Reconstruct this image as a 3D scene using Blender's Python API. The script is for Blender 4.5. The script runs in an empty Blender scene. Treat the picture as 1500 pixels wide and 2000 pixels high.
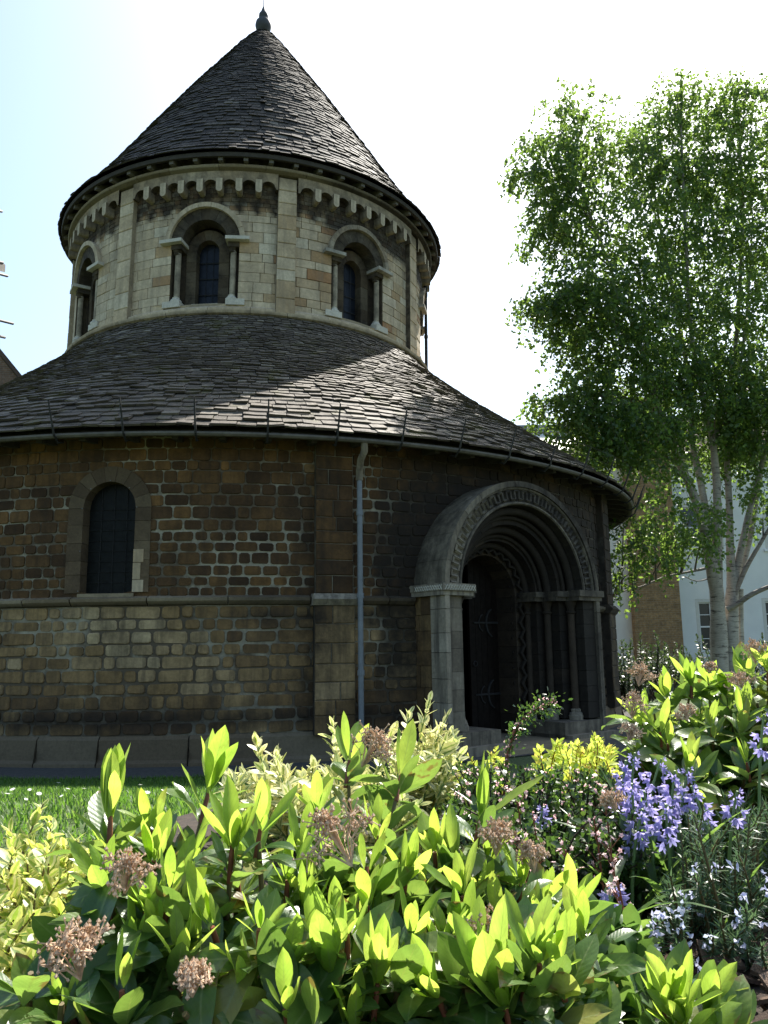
import bpy, math, random
import numpy as np
from mathutils import Matrix, Vector
R_ = math.radians
random.seed(7); rng = np.random.default_rng(7)
C = bpy.context.scene.collection

# ------------------------------------------------------------------ camera
F_PX, PITCH, ROLL, EYE = 1550.0, 0.170, 0.013, 1.28
cam_data = bpy.data.cameras.new('camera'); cam = bpy.data.objects.new('camera', cam_data); C.objects.link(cam)
cam_data.sensor_fit = 'VERTICAL'; cam_data.sensor_height = 36.0; cam_data.sensor_width = 27.0
cam_data.lens = F_PX / 2000 * 36.0
cam_data.clip_start = 0.05; cam_data.clip_end = 2000
cam.matrix_world = Matrix.Translation((0, 0, EYE)) @ Matrix.Rotation(PITCH, 4, 'X') @ Matrix.Rotation(ROLL, 4, 'Y') @ Matrix.Rotation(R_(90), 4, 'X')
bpy.context.scene.camera = cam
# ------------------------------------------------------------------ sky, sun, exposure
SUN_AZ, SUN_EL = 26.0, 51.0         # degrees to the right of straight ahead, above the horizon
w = bpy.data.worlds.new('World'); bpy.context.scene.world = w; w.use_nodes = True
nt = w.node_tree; bg = nt.nodes['Background']
sky = nt.nodes.new('ShaderNodeTexSky'); sky.sky_type = 'NISHITA'; sky.sun_disc = False
sky.sun_elevation = R_(SUN_EL); sky.sun_rotation = R_(SUN_AZ)
sky.air_density = 1.0; sky.dust_density = 2.2; sky.ozone_density = 1.0; sky.altitude = 0
wb = nt.nodes.new('ShaderNodeMix'); wb.data_type = 'RGBA'; wb.blend_type = 'MULTIPLY'; wb.inputs[0].default_value = 1; wb.inputs[7].default_value = (.96, 1.025, 1.0, 1)
nt.links.new(sky.outputs[0], wb.inputs[6]); nt.links.new(wb.outputs[2], bg.inputs[0]); bg.inputs[1].default_value = 0.11
sl = bpy.data.lights.new('sun', 'SUN'); so = bpy.data.objects.new('sun', sl); C.objects.link(so)
sl.energy = 5.0; sl.angle = R_(0.5); sl.color = (1.0, 0.95, 0.86)
sdir = Vector((math.sin(R_(SUN_AZ)) * math.cos(R_(SUN_EL)), math.cos(R_(SUN_AZ)) * math.cos(R_(SUN_EL)), math.sin(R_(SUN_EL))))
so.rotation_euler = sdir.to_track_quat('Z', 'Y').to_euler(); so.location = (30, 60, 80)
vs = bpy.context.scene.view_settings
vs.view_transform = 'Standard'; vs.look = 'None'; vs.exposure = 1.32; vs.gamma = 1
cy = bpy.context.scene.cycles
cy.max_bounces = 8; cy.transparent_max_bounces = 8

# ------------------------------------------------------------------ helpers
def px_ray(x, y):
    v = Vector(((x - 750) / F_PX, 1.0, -(y - 1000) / F_PX))
    v = Matrix.Rotation(PITCH, 3, 'X') @ Matrix.Rotation(ROLL, 3, 'Y') @ v
    return v
def at(x, y, d):
    v = px_ray(x, y); v = v * (d / v.y); return np.array((v.x, v.y, v.z + EYE))

class MB:
    def __init__(s): s.v = []; s.f = []; s.t = []; s.s = []; s.mi = []
    def face(s, pts, tint=.5, soot_dark=0., m=0):
        i = len(s.v); s.v += [tuple(p) for p in pts]
        s.s += list(soot_dark) if hasattr(soot_dark, '__len__') else [soot_dark] * len(pts)
        s.f.append(tuple(range(i, i + len(pts)))); s.t.append(tint); s.mi.append(m)
    def grid(s, rows, closed=False, tint=.5, soot_dark=0., m=0):
        i = len(s.v); n = len(rows[0])
        for r in rows:
            s.v += [tuple(p) for p in r]; s.s += [soot_dark] * n
        for a in range(len(rows) - 1):
            for b in range(n if closed else n - 1):
                b2 = (b + 1) % n
                s.f.append((i + a * n + b, i + a * n + b2, i + (a + 1) * n + b2, i + (a + 1) * n + b)); s.t.append(tint); s.mi.append(m)
    def tube(s, pts, rad, n=6, tint=.5, soot_dark=0., cap=True, m=0):
        pts = [np.asarray(p, float) for p in pts]
        if not hasattr(rad, '__len__'): rad = [rad] * len(pts)
        rows = []; u = None
        for k, p in enumerate(pts):
            d = pts[min(k + 1, len(pts) - 1)] - pts[max(k - 1, 0)]; d = d / (np.linalg.norm(d) + 1e-9)
            if u is None:
                u = np.cross(d, (0, 0, 1.)) if abs(d[2]) < .9 else np.cross(d, (1., 0, 0))
            u = u - d * (u @ d); u /= np.linalg.norm(u) + 1e-9; v = np.cross(d, u)
            rows.append([p + rad[k] * (math.cos(2 * math.pi * q / n) * u + math.sin(2 * math.pi * q / n) * v) for q in range(n)])
        s.grid(rows, True, tint, soot_dark, m)
        if cap:
            s.face(rows[0][::-1], tint, soot_dark, m); s.face(rows[-1], tint, soot_dark, m)
    def hexa(s, p, tint=.5, soot_dark=0., m=0):       # 8 points: bottom 4, top 4
        for q in ((3, 2, 1, 0), (4, 5, 6, 7), (0, 1, 5, 4), (1, 2, 6, 5), (2, 3, 7, 6), (3, 0, 4, 7)):
            s.face([p[k] for k in q], tint, soot_dark, m)
    def box(s, lo, hi, tint=.5, soot_dark=0., m=0, fn=None):
        (a, b, c), (d, e, f) = lo, hi
        P = [(a, b, c), (d, b, c), (d, e, c), (a, e, c), (a, b, f), (d, b, f), (d, e, f), (a, e, f)]
        if fn: P = [fn(*q) for q in P]
        s.hexa(P, tint, soot_dark, m)
    def lathe(s, prof, n=16, origin=(0, 0, 0), tint=.5, m=0):
        o = np.array(origin, float)
        rows = [[o + (r * math.cos(2 * math.pi * k / n), r * math.sin(2 * math.pi * k / n), z) for k in range(n)] for r, z in prof]
        s.grid(rows, True, tint, 0, m)
    def build(s, name, mats, parent=None, smooth=False):
        me = bpy.data.meshes.new(name); me.from_pydata([tuple(map(float, p)) for p in s.v], [], s.f)
        mats = mats if isinstance(mats, (list, tuple)) else [mats]
        for q in mats: me.materials.append(q)
        a = me.attributes.new('tint', 'FLOAT', 'FACE'); a.data.foreach_set('value', np.array(s.t, np.float32))
        a = me.attributes.new('soot_dark', 'FLOAT', 'POINT'); a.data.foreach_set('value', np.array(s.s, np.float32))
        me.polygons.foreach_set('material_index', np.array(s.mi, np.int32))
        if smooth: me.polygons.foreach_set('use_smooth', np.ones(len(s.f), bool))
        me.update()
        o = bpy.data.objects.new(name, me); C.objects.link(o)
        if parent: o.parent = parent
        return o

def thing(name, label, cat, loc=(0, 0, 0), group=None):
    o = bpy.data.objects.new(name, None); C.objects.link(o); o.location = loc
    o['label'] = label; o['category'] = cat
    if group: o['group'] = group
    return o
def tag(o, label, cat, group=None):
    o['label'] = label; o['category'] = cat
    if group: o['group'] = group
    return o
def dup(root, loc=None, rz=None, scale=None):
    def rec(o, par):
        c = o.copy(); C.objects.link(c)
        if par: c.parent = par
        for ch in list(kids.get(o.name, [])): rec(ch, c)
        return c
    kids = {}
    def walk(o):
        kids[o.name] = list(o.children)
        for ch in o.children: walk(ch)
    walk(root)
    r = rec(root, None)
    if loc is not None: r.location = loc
    if rz is not None: r.rotation_euler.z = rz
    if scale is not None: r.scale = (scale,) * 3
    return r

# ------------------------------------------------------------------ materials
def new_mat(name):
    m = bpy.data.materials.new(name); m.use_nodes = True
    nt = m.node_tree; b = nt.nodes['Principled BSDF']
    return m, nt, b
def N(nt, t, **k):
    n = nt.nodes.new(t)
    for a, v in k.items(): setattr(n, a, v)
    return n
def noise(nt, scale, detail=4, rough=.6, coord=None, dist=0.):
    n = N(nt, 'ShaderNodeTexNoise'); n.inputs['Scale'].default_value = scale; n.inputs['Detail'].default_value = detail
    n.inputs['Roughness'].default_value = rough; n.inputs['Distortion'].default_value = dist
    if coord: nt.links.new(coord, n.inputs['Vector'])
    return n.outputs['Fac']
def ramp(nt, fac, stops, interp='LINEAR'):
    r = N(nt, 'ShaderNodeValToRGB'); r.color_ramp.interpolation = interp
    e = r.color_ramp.elements
    while len(e) < len(stops): e.new(.5)
    for q, (p, c) in zip(e, stops):
        q.position = p; q.color = (*c, 1) if len(c) == 3 else c
    nt.links.new(fac, r.inputs[0]); return r.outputs[0]
def mix(nt, f, a, b, mode='MIX'):
    n = N(nt, 'ShaderNodeMix', data_type='RGBA', blend_type=mode)
    for i, v in ((0, f), (6, a), (7, b)):
        if hasattr(v, 'links') or hasattr(v, 'is_linked'): nt.links.new(v, n.inputs[i])
        else: n.inputs[i].default_value = v if not isinstance(v, tuple) else (*v, 1)
    return n.outputs[2]
def mth(nt, op, a, b=None, c=None, clamp=False):
    n = N(nt, 'ShaderNodeMath', operation=op); n.use_clamp = clamp
    for i, v in enumerate((a, b, c)):
        if v is None: continue
        if hasattr(v, 'is_linked'): nt.links.new(v, n.inputs[i])
        else: n.inputs[i].default_value = v
    return n.outputs[0]
def attr(nt, name, out='Fac'):
    n = N(nt, 'ShaderNodeAttribute'); n.attribute_name = name; return n.outputs[out]
def bump(nt, b, h, strength=.5, dist=.01):
    n = N(nt, 'ShaderNodeBump'); n.inputs['Strength'].default_value = strength; n.inputs['Distance'].default_value = dist
    nt.links.new(h, n.inputs['Height']); nt.links.new(n.outputs[0], b.inputs['Normal'])

def stone(name, stops, soot_col=(.016, .0125, .0095), rough=.9, spec=.25, nscale=6, var=.55, bstr=.6, bd=.012, soot_noise=5, lichen=None, streak=None):
    m, nt, b = new_mat(name)
    co = N(nt, 'ShaderNodeTexCoord').outputs['Object']
    t = attr(nt, 'tint')
    col = ramp(nt, t, stops)
    n1 = noise(nt, nscale, 8, .65, co); n2 = noise(nt, nscale * 7, 4, .7, co)
    sh = ramp(nt, n1, [(.25, (1 - var,) * 3), (.75, (1 + var * .35,) * 3)])
    col = mix(nt, 1.0, col, sh, 'MULTIPLY')
    sp = ramp(nt, n2, [(.3, (.72,) * 3), (.65, (1.08,) * 3)])
    col = mix(nt, .8, col, sp, 'MULTIPLY')
    if streak:
        mp = N(nt, 'ShaderNodeMapping'); mp.inputs['Scale'].default_value = (7, 7, .7); nt.links.new(co, mp.inputs[0])
        ns = noise(nt, 1.6, 5, .6, mp.outputs[0])
        f = ramp(nt, ns, [(.45, (0, 0, 0)), (.68, (1, 1, 1))])
        col = mix(nt, mth(nt, 'MULTIPLY', f, streak[1]), col, streak[0])
    if lichen:
        nl = noise(nt, lichen[1], 6, .7, co)
        f = ramp(nt, nl, [(lichen[2], (0, 0, 0)), (lichen[2] + .1, (1, 1, 1))])
        col = mix(nt, mth(nt, 'MULTIPLY', f, lichen[3]), col, lichen[0])
    s = attr(nt, 'soot_dark')  # darkening mask: soot stains, plus recess faces that are simply coloured darker
    ns = noise(nt, soot_noise, 6, .7, co)
    s2 = mth(nt, 'ADD', s, mth(nt, 'MULTIPLY', mth(nt, 'SUBTRACT', ns, .5), mth(nt, 'MULTIPLY', mth(nt, 'MINIMUM', s, .4), 3.5)), clamp=True)
    col = mix(nt, mth(nt, 'MULTIPLY', s2, .93), col, soot_col)
    nt.links.new(col, b.inputs['Base Color']); b.inputs['Roughness'].default_value = rough
    b.inputs['Specular IOR Level'].default_value = spec
    hh = mth(nt, 'ADD', n1, mth(nt, 'MULTIPLY', n2, .5))
    bump(nt, b, hh, bstr, bd)
    return m
def plain(name, col, rough=.6, metal=0., nscale=12, var=.3, bstr=.15):
    m, nt, b = new_mat(name)
    co = N(nt, 'ShaderNodeTexCoord').outputs['Object']
    n1 = noise(nt, nscale, 5, .6, co)
    c = mix(nt, 1.0, col, ramp(nt, n1, [(.3, (1 - var,) * 3), (.7, (1 + var * .3,) * 3)]), 'MULTIPLY')
    nt.links.new(c, b.inputs['Base Color']); b.inputs['Roughness'].default_value = rough; b.inputs['Metallic'].default_value = metal; b.inputs['Specular IOR Level'].default_value = .08 if name in ('dark_oak', 'dark_interior') else .4
    bump(nt, b, n1, bstr, .01)
    return m

M = {}
M['wall_low'] = stone('brown_tan_block_stone', [(0, (.105, .06, .028)), (.3, (.215, .13, .055)), (.55, (.305, .195, .085)), (.8, (.38, .262, .132)), (1, (.43, .32, .18))], nscale=4, var=.6, streak=((.045, .034, .024), .55))
M['wall_up'] = stone('brown_ironstone', [(0, (.056, .03, .014)), (.35, (.098, .052, .022)), (.65, (.14, .075, .028)), (.9, (.22, .112, .038)), (1, (.23, .14, .06))], nscale=4, var=.6, streak=((.025, .018, .012), .5))
M['mortar'] = stone('lime_mortar', [(0, (.34, .3, .22)), (1, (.34, .3, .22))], nscale=3, var=.4, bstr=.3, soot_noise=3, lichen=((.085, .062, .04), .9, .42, .9))
M['ashlar'] = stone('pale_limestone_ashlar', [(0, (.37, .2, .095)), (.12, (.45, .3, .16)), (.3, (.54, .41, .26)), (.7, (.6, .48, .33)), (1, (.66, .56, .41))], nscale=3, var=.4, bstr=.35, bd=.008, streak=((.2, .165, .12), .45))
M['ashlar_mortar'] = stone('dark_ashlar_joint', [(0, (.34, .27, .18)), (1, (.34, .27, .18))], nscale=4, var=.4)
M['dressed'] = stone('dressed_stone', [(0, (.2, .135, .075)), (.5, (.3, .235, .15)), (1, (.4, .335, .23))], nscale=5, var=.45, bstr=.4)
M['dressed_dark'] = stone('brown_dressed_stone', [(0, (.09, .06, .035)), (.5, (.14, .095, .055)), (1, (.2, .15, .09))], nscale=5, var=.5, bstr=.5)
M['pale'] = stone('new_white_stone', [(0, (.46, .41, .32)), (1, (.58, .53, .44))], nscale=4, var=.2, bstr=.25)
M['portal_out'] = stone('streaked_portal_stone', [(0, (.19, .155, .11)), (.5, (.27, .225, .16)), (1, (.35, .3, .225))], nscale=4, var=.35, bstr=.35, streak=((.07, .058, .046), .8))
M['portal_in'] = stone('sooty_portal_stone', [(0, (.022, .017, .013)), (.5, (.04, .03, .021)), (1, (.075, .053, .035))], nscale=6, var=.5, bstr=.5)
M['slate_low'] = stone('lichened_stone_slate', [(0, (.062, .048, .035)), (.4, (.108, .087, .063)), (.75, (.165, .136, .1)), (1, (.27, .23, .175))], nscale=9, var=.5, bstr=.7, bd=.012, rough=.75, spec=.3, lichen=((.085, .078, .025), 2.6, .55, .75))
M['slate_up'] = stone('dark_stone_slate', [(0, (.028, .024, .02)), (.5, (.056, .048, .039)), (.9, (.1, .087, .07)), (1, (.18, .157, .128))], nscale=9, var=.5, bstr=.6, bd=.01, rough=.8, spec=.25, lichen=((.1, .09, .03), 1.6, .66, .6))
M['lead'] = plain('grey_lead', (.22, .23, .24), .55, .2, 9, .35)
M['lead_dark'] = plain('dark_weathered_lead', (.06, .062, .066), .7, .1, 9, .35)
M['iron'] = plain('rusty_black_iron', (.035, .033, .032), .6, .3, 20, .4)
M['wood_dark'] = plain('dark_oak', (.014, .01, .008), .55, 0, 14, .5, .4)
M['timber'] = plain('weathered_eave_timber', (.13, .115, .095), .8, 0, 10, .4)
M['timber_dark'] = plain('dark_rafter_timber', (.05, .042, .034), .85, 0, 10, .4)
M['pipe'] = plain('grey_blue_painted_pipe', (.16, .175, .19), .45, 0, 8, .25)
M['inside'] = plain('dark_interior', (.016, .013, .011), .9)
M['asphalt'] = plain('worn_path', (.07, .066, .06), .95, 0, 30, .5, .4)
M['soil'] = plain('bed_soil', (.045, .032, .022), .95, 0, 25, .6, 1.)
M['bark_chip'] = stone('bark_chip', [(0, (.04, .026, .018)), (.5, (.1, .06, .04)), (1, (.2, .14, .1))], nscale=30, var=.4)
M['birch'] = None

def glass_mat():
    m, nt, b = new_mat('dark_leaded_glass')
    co = N(nt, 'ShaderNodeTexCoord').outputs['Object']
    v = N(nt, 'ShaderNodeTexVoronoi'); v.inputs['Scale'].default_value = 14; nt.links.new(co, v.inputs['Vector'])
    c = mix(nt, .6, (.008, .010, .016), ramp(nt, v.outputs['Color'], [(0, (.003, .0035, .005)), (1, (.016, .02, .03))]))
    nt.links.new(c, b.inputs['Base Color']); b.inputs['Roughness'].default_value = .35; b.inputs['Specular IOR Level'].default_value = .15
    n = noise(nt, 22, 3, .5, co); bump(nt, b, n, .35, .01)
    return m
M['glass'] = glass_mat(); M['glass_low'] = plain('sooty_glass', (.008, .0085, .008), .5, 0, 16, .6, .5)
M['glass_low'].node_tree.nodes['Principled BSDF'].inputs['Specular IOR Level'].default_value = .12

# ------------------------------------------------------------------ the round church
AX, AY, LEAN = -2.805, 16.438, 0.013
T0 = math.degrees(math.atan2(-AX, AY))
church = thing('round_church', 'round medieval stone church with conical slate roof and arched doorway', 'church', (AX, AY, 0))
def P(th, r, z):
    a = R_(th + T0); return (r * math.sin(a) + LEAN * max(0., z - 6.5), -r * math.cos(a), z)
def sm(a, b, x):
    t = min(1., max(0., (x - a) / (b - a))); return t * t * (3 - 2 * t)
def bumpf(x, c, wd): return math.exp(-((x - c) / wd) ** 2)

TH_P = 28.2                                   # azimuth of the portal
def arch_hw(hw, zs, z0=-1e9):
    def f(z):
        if z < z0: return 0.
        if z <= zs: return hw
        d = z - zs
        return math.sqrt(hw * hw - d * d) if d < hw else 0.
    return f
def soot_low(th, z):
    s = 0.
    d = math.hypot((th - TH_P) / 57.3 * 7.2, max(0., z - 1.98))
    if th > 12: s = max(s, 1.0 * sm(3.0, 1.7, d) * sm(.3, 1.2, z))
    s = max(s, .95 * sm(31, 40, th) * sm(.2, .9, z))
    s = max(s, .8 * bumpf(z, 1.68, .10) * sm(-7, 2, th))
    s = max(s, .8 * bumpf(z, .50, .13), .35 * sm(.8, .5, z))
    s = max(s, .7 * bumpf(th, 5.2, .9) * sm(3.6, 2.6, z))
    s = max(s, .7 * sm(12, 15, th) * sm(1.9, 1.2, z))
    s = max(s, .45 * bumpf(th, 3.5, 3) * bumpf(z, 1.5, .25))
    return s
def add_block(mb, th0b, th1b, th0t, th1t, z0, z1, R, proud, joint, rad, tint, soot_dark, m=0, jit=.006):
    """one block: 8 sided front with a rounded arris, on the cylinder"""
    k = 180 / math.pi / R; j = joint / 2
    jj = lambda: random.uniform(-jit, jit)
    c = [(th0b + (j + jj()) * k, z0 + j + jj()), (th1b - (j + jj()) * k, z0 + j + jj()), (th1t - (j + jj()) * k, z1 - j + jj()), (th0t + (j + jj()) * k, z1 - j + jj())]
    if (c[1][0] - c[0][0]) < .02 * k and (c[2][0] - c[3][0]) < .02 * k: return
    def ring(ins):
        out = []
        mx = sum(p[0] for p in c) / 4; mz = sum(p[1] for p in c) / 4
        for i in range(4):
            p, a, b = c[i], c[i - 1], c[(i + 1) % 4]
            for q in (a, b):
                L = math.hypot((q[0] - p[0]) / k, q[1] - p[1]) + 1e-6; f = min(.3, rad / L)
                out.append((p[0] + (q[0] - p[0]) * f, p[1] + (q[1] - p[1]) * f))
        r2 = []
        for t, z in out:
            dx, dz = (mx - t) / k, mz - z; L = math.hypot(dx, dz) + 1e-6; f = min(.45, ins / L)
            r2.append((t + dx * k * f, z + dz * f))
        return r2
    A, B = ring(0), ring(rad * .75)
    pa = [P(t, R - .03, z) for t, z in A]; pm = [P(t + (u - t) * .4, R + proud * .8, z + (y - z) * .4) for (t, z), (u, y) in zip(A, B)]
    tl = random.uniform(-.004, .004)
    pb = [P(t, R + proud + tl * (1 if z > (z0 + z1) / 2 else -1), z) for t, z in B]
    sA = [soot_dark(t, z) for t, z in A]; sB = [soot_dark(t, z) for t, z in B]
    n = 8; i = len(mb.v); mb.v += pa + pm + pb; mb.s += sA + sA + sB
    for q in range(n):
        q2 = (q + 1) % n
        for o in (0, n):
            mb.f.append((i + o + q, i + o + q2, i + o + n + q2, i + o + n + q)); mb.t.append(tint); mb.mi.append(m)
    mb.f.append(tuple(i + 2 * n + q for q in range(n))); mb.t.append(tint); mb.mi.append(m)
def spans(th_a, th_b, z0, z1, holes):
    segs = [(th_a, th_b, th_a, th_b)]
    for tc, fn, R in holes:
        k = 180 / math.pi / R
        h0, h1 = fn(z0 + 1e-4) * k, fn(z1 - 1e-4) * k
        if h0 <= 0 and h1 <= 0: continue
        out = []
        for a, b, a2, b2 in segs:
            if b <= tc - max(h0, h1) or a >= tc + max(h0, h1): out.append((a, b, a2, b2)); continue
            out.append((a, tc - h0, a2, tc - h1)); out.append((tc + h0, b, tc + h1, b2))
        segs = out
    return segs
def masonry(mb, R, rows, th_a, th_b, holes, blen, joint, rad, tint, soot_dark, m_of, proud=(.004, .014), jit=.006):
    for z0, z1 in zip(rows[:-1], rows[1:]):
        k = 180 / math.pi / R
        for a, b, a2, b2 in spans(th_a, th_b, z0, z1, holes):
            lo_, hi_ = max(a, a2), min(b, b2)
            Lm = (hi_ - lo_) / k
            if Lm < .03: continue
            cuts = [0.]; x = 0.
            while x < Lm:
                x += random.uniform(*blen) * (z1 - z0) / .16
                cuts.append(x)
            sc = 1 / cuts[-1]; cuts = [lo_ + (hi_ - lo_) * c * sc for c in cuts]
            for i, (t0, t1) in enumerate(zip(cuts[:-1], cuts[1:])):
                q0, q2 = (a, a2) if i == 0 else (t0, t0)
                q1, q3 = (b, b2) if i == len(cuts) - 2 else (t1, t1)
                tm = (t0 + t1) / 2; zm = (z0 + z1) / 2
                add_block(mb, q0, q1, q2, q3, z0, z1, R, random.uniform(*proud), joint(tm, zm), rad, tint(tm, zm), soot_dark, m_of(tm, zm), jit)
def core(mb, R, za, zb, th_a, th_b, holes, soot_dark, m, dz=.06, tint=.5):
    n = max(1, round((zb - za) / dz)); zs = [za + (zb - za) * i / n for i in range(n + 1)]
    for z0, z1 in zip(zs[:-1], zs[1:]):
        for a, b, a2, b2 in spans(th_a, th_b, z0, z1, holes):
            q = max(1, math.ceil((b - a) / 1.6))
            for i in range(q):
                f0, f1 = i / q, (i + 1) / q
                pts = [(a + (b - a) * f0, z0), (a + (b - a) * f1, z0), (a2 + (b2 - a2) * f1, z1), (a2 + (b2 - a2) * f0, z1)]
                mb.face([P(t, R, z) for t, z in pts], tint, [soot_dark(t, z) for t, z in pts], m)

def rows_between(a, b, lo, hi):
    z = [a]
    while z[-1] < b: z.append(z[-1] + random.uniform(lo, hi))
    s = (b - a) / (z[-1] - a); return [a + (q - a) * s for q in z]

# --- lower wall
W_TH = -13.2
hole_portal = (TH_P, arch_hw(1.45, 1.98), 7.2)
hole_win = (W_TH, arch_hw(.315, 2.96, 1.955), 7.2)
hole_win_s = (W_TH, arch_hw(.43, 2.96, 1.955), 7.2)
VA, VB = -70, 110
low = MB()
rows_low = rows_between(.34, 1.80, .135, .185)
rows_up = rows_between(1.90, 4.05, .12, .165)
def t_low(th, z):
    b = .5 + .22 * math.sin(th * .25 + z * 3)
    b += .22 * sm(-1, -12, th) * sm(.75, 1.1, z) - .3 * sm(.95, .5, z)
    return min(1, max(0, random.gauss(b, .13)))
def t_up(th, z): return min(1, max(0, random.gauss(.42 if z < 3.2 else .58, .2)))
masonry(low, 7.2, rows_low, VA, VB, [hole_portal], (.16, .46), lambda t, z: random.choice((.012, .016, .022, .028)), .022, t_low, soot_low, lambda t, z: 0, proud=(.004, .018), jit=.008)
masonry(low, 7.2, rows_up, VA, VB, [hole_portal, hole_win_s], (.15, .36), lambda t, z: random.choice((.010, .012, .018, .022)) if z < 3.2 else .007, .02, t_up, soot_low, lambda t, z: 1, proud=(.002, .014), jit=.006)
core(low, 7.195, 0, 4.05, VA, VB, [hole_portal, (W_TH, arch_hw(.40, 2.96, 1.955), 7.2)], lambda t, z: soot_low(t, z) * .9, 2)
core(low, 7.2, 0, 4.05, VB, VA + 360, [], lambda t, z: 0, 0, dz=4.05)
low.build('wall', [M['wall_low'], M['wall_up'], M['mortar']], church)
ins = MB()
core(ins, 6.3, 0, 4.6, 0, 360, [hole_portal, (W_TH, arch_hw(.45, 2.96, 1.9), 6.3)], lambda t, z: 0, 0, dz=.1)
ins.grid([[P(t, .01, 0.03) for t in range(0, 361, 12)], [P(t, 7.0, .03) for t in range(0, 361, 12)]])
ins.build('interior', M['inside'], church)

def band(name, prof, mat, th_a=-70, th_b=290, step=1.5, gaps=(), soot_dark=lambda t, z: 0, stone_len=None, tint=(.2, .8)):
    mb = MB(); t = th_a
    while t < th_b - 1e-6:
        L = stone_len / prof[0][0] * 57.3 * random.uniform(.7, 1.3) if stone_len else step
        t1 = min(th_b, t + L); a, b = t, t1
        skip = False
        for g0, g1 in gaps:
            if a >= g0 and b <= g1: skip = True
            elif a < g0 < b: b = g0
            elif a < g1 < b and a >= g0: a = g1
        if not skip and b > a:
            tn = random.uniform(*tint); q = max(1, math.ceil((b - a) / 1.5)); g = .12 if stone_len else 0; dr = random.uniform(-.003, .003) if stone_len else 0
            ts = [a + g / 2 + (b - a - g) * i / q for i in range(q + 1)]
            i0 = len(mb.v); n = len(prof)
            for tt in ts:
                for r, z in prof: mb.v.append(P(tt, r + dr, z)); mb.s.append(soot_dark(tt, z))
            for x in range(len(ts) - 1):
                for y in range(n - 1):
                    mb.f.append((i0 + x * n + y, i0 + (x + 1) * n + y, i0 + (x + 1) * n + y + 1, i0 + x * n + y + 1)); mb.t.append(tn); mb.mi.append(0)
            if stone_len:
                mb.f.append(tuple(i0 + y for y in range(n))); mb.t.append(tn); mb.mi.append(0)
                mb.f.append(tuple(i0 + (len(ts) - 1) * n + y for y in range(n))[::-1]); mb.t.append(tn); mb.mi.append(0)
        t = t1
    return mb.build(name, mat, church)
PG = (TH_P - 11.9, TH_P + 11.9)
band('string_course', [(7.19, 1.80), (7.24, 1.81), (7.28, 1.85), (7.285, 1.885), (7.2, 1.915)], M['dressed'], gaps=[PG], stone_len=.8, soot_dark=lambda t, z: max(.75 * sm(1.87, 1.80, z), soot_low(t, 1.7) * .8))
band('plinth', [(7.30, -.1), (7.30, .05), (7.245, .08), (7.245, .30), (7.2, .34)], M['dressed'], gaps=[PG], stone_len=.9, soot_dark=lambda t, z: .42, tint=(.0, .5))

# --- pilasters of the lower wall
def pilaster(th, hw, R0, R1, zs, mat, name='pilaster', soot_dark=lambda t, z: 0, sp=.3, tint=(.2, .9)):
    mb = MB(); k = 57.2958 / R1
    for z0, z1 in zip(zs[:-1], zs[1:]):
        nn = random.choice((1, 2)) if sp else 1
        cu = [th - hw * k, th + hw * k] if nn == 1 else [th - hw * k, th + hw * k * random.uniform(-.4, .4), th + hw * k]
        for a, b in zip(cu[:-1], cu[1:]):
            tn = random.uniform(*tint); dr = random.uniform(-.003, .004); e = .007 * k; ez = .004; bv = .01
            f = [(a + e, z0 + ez), (b - e, z0 + ez), (b - e, z1 - ez), (a + e, z1 - ez)]
            back = [P(t, R0, z) for t, z in f]; mid = [P(t, R1 + dr - bv, z) for t, z in f]
            ft = [P(t + (bv * k if i in (0, 3) else -bv * k), R1 + dr, z + (bv if i < 2 else -bv)) for i, (t, z) in enumerate(f)]
            ss = [soot_dark(t, z) for t, z in f]
            for A_, B_ in ((back, mid), (mid, ft)):
                for q in range(4):
                    q2 = (q + 1) % 4; mb.face([A_[q], A_[q2], B_[q2], B_[q]], tn, [ss[q], ss[q2], ss[q2], ss[q]])
            mb.face(ft, tn, ss)
        # joints
    a, b = th - hw * k + .0005 * k, th + hw * k - .0005 * k
    z0, z1 = zs[0], zs[-1]; r = R1 - .012
    pts = [(a + .3 * .01 * k, z0), (b - .3 * .01 * k, z0), (b - .3 * .01 * k, z1), (a + .3 * .01 * k, z1)]
    bk = [P(t, R0, z) for t, z in pts]; fr = [P(t, r, z) for t, z in pts]
    for q in range(4): mb.face([bk[q], bk[(q + 1) % 4], fr[(q + 1) % 4], fr[q]], .5, soot_dark(pts[q][0], pts[q][1]), 1)
    mb.face(fr, .5, [soot_dark(t, z) for t, z in pts], 1)
    return mb.build(name, [mat, M['mortar'] if R1 > 5 else M['ashlar_mortar']], church)
def soot_pil(t, z):
    u = (t - 7.9) / 1.9
    return max(.85 * sm(.45, -.5, u) * sm(.3, 1.6, z) * (1 if z < 1.9 else .75), .6 * bumpf(z, 1.72, .12), .5 * bumpf(z, .5, .2), .5 * bumpf(z, 2.6, .35))
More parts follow.
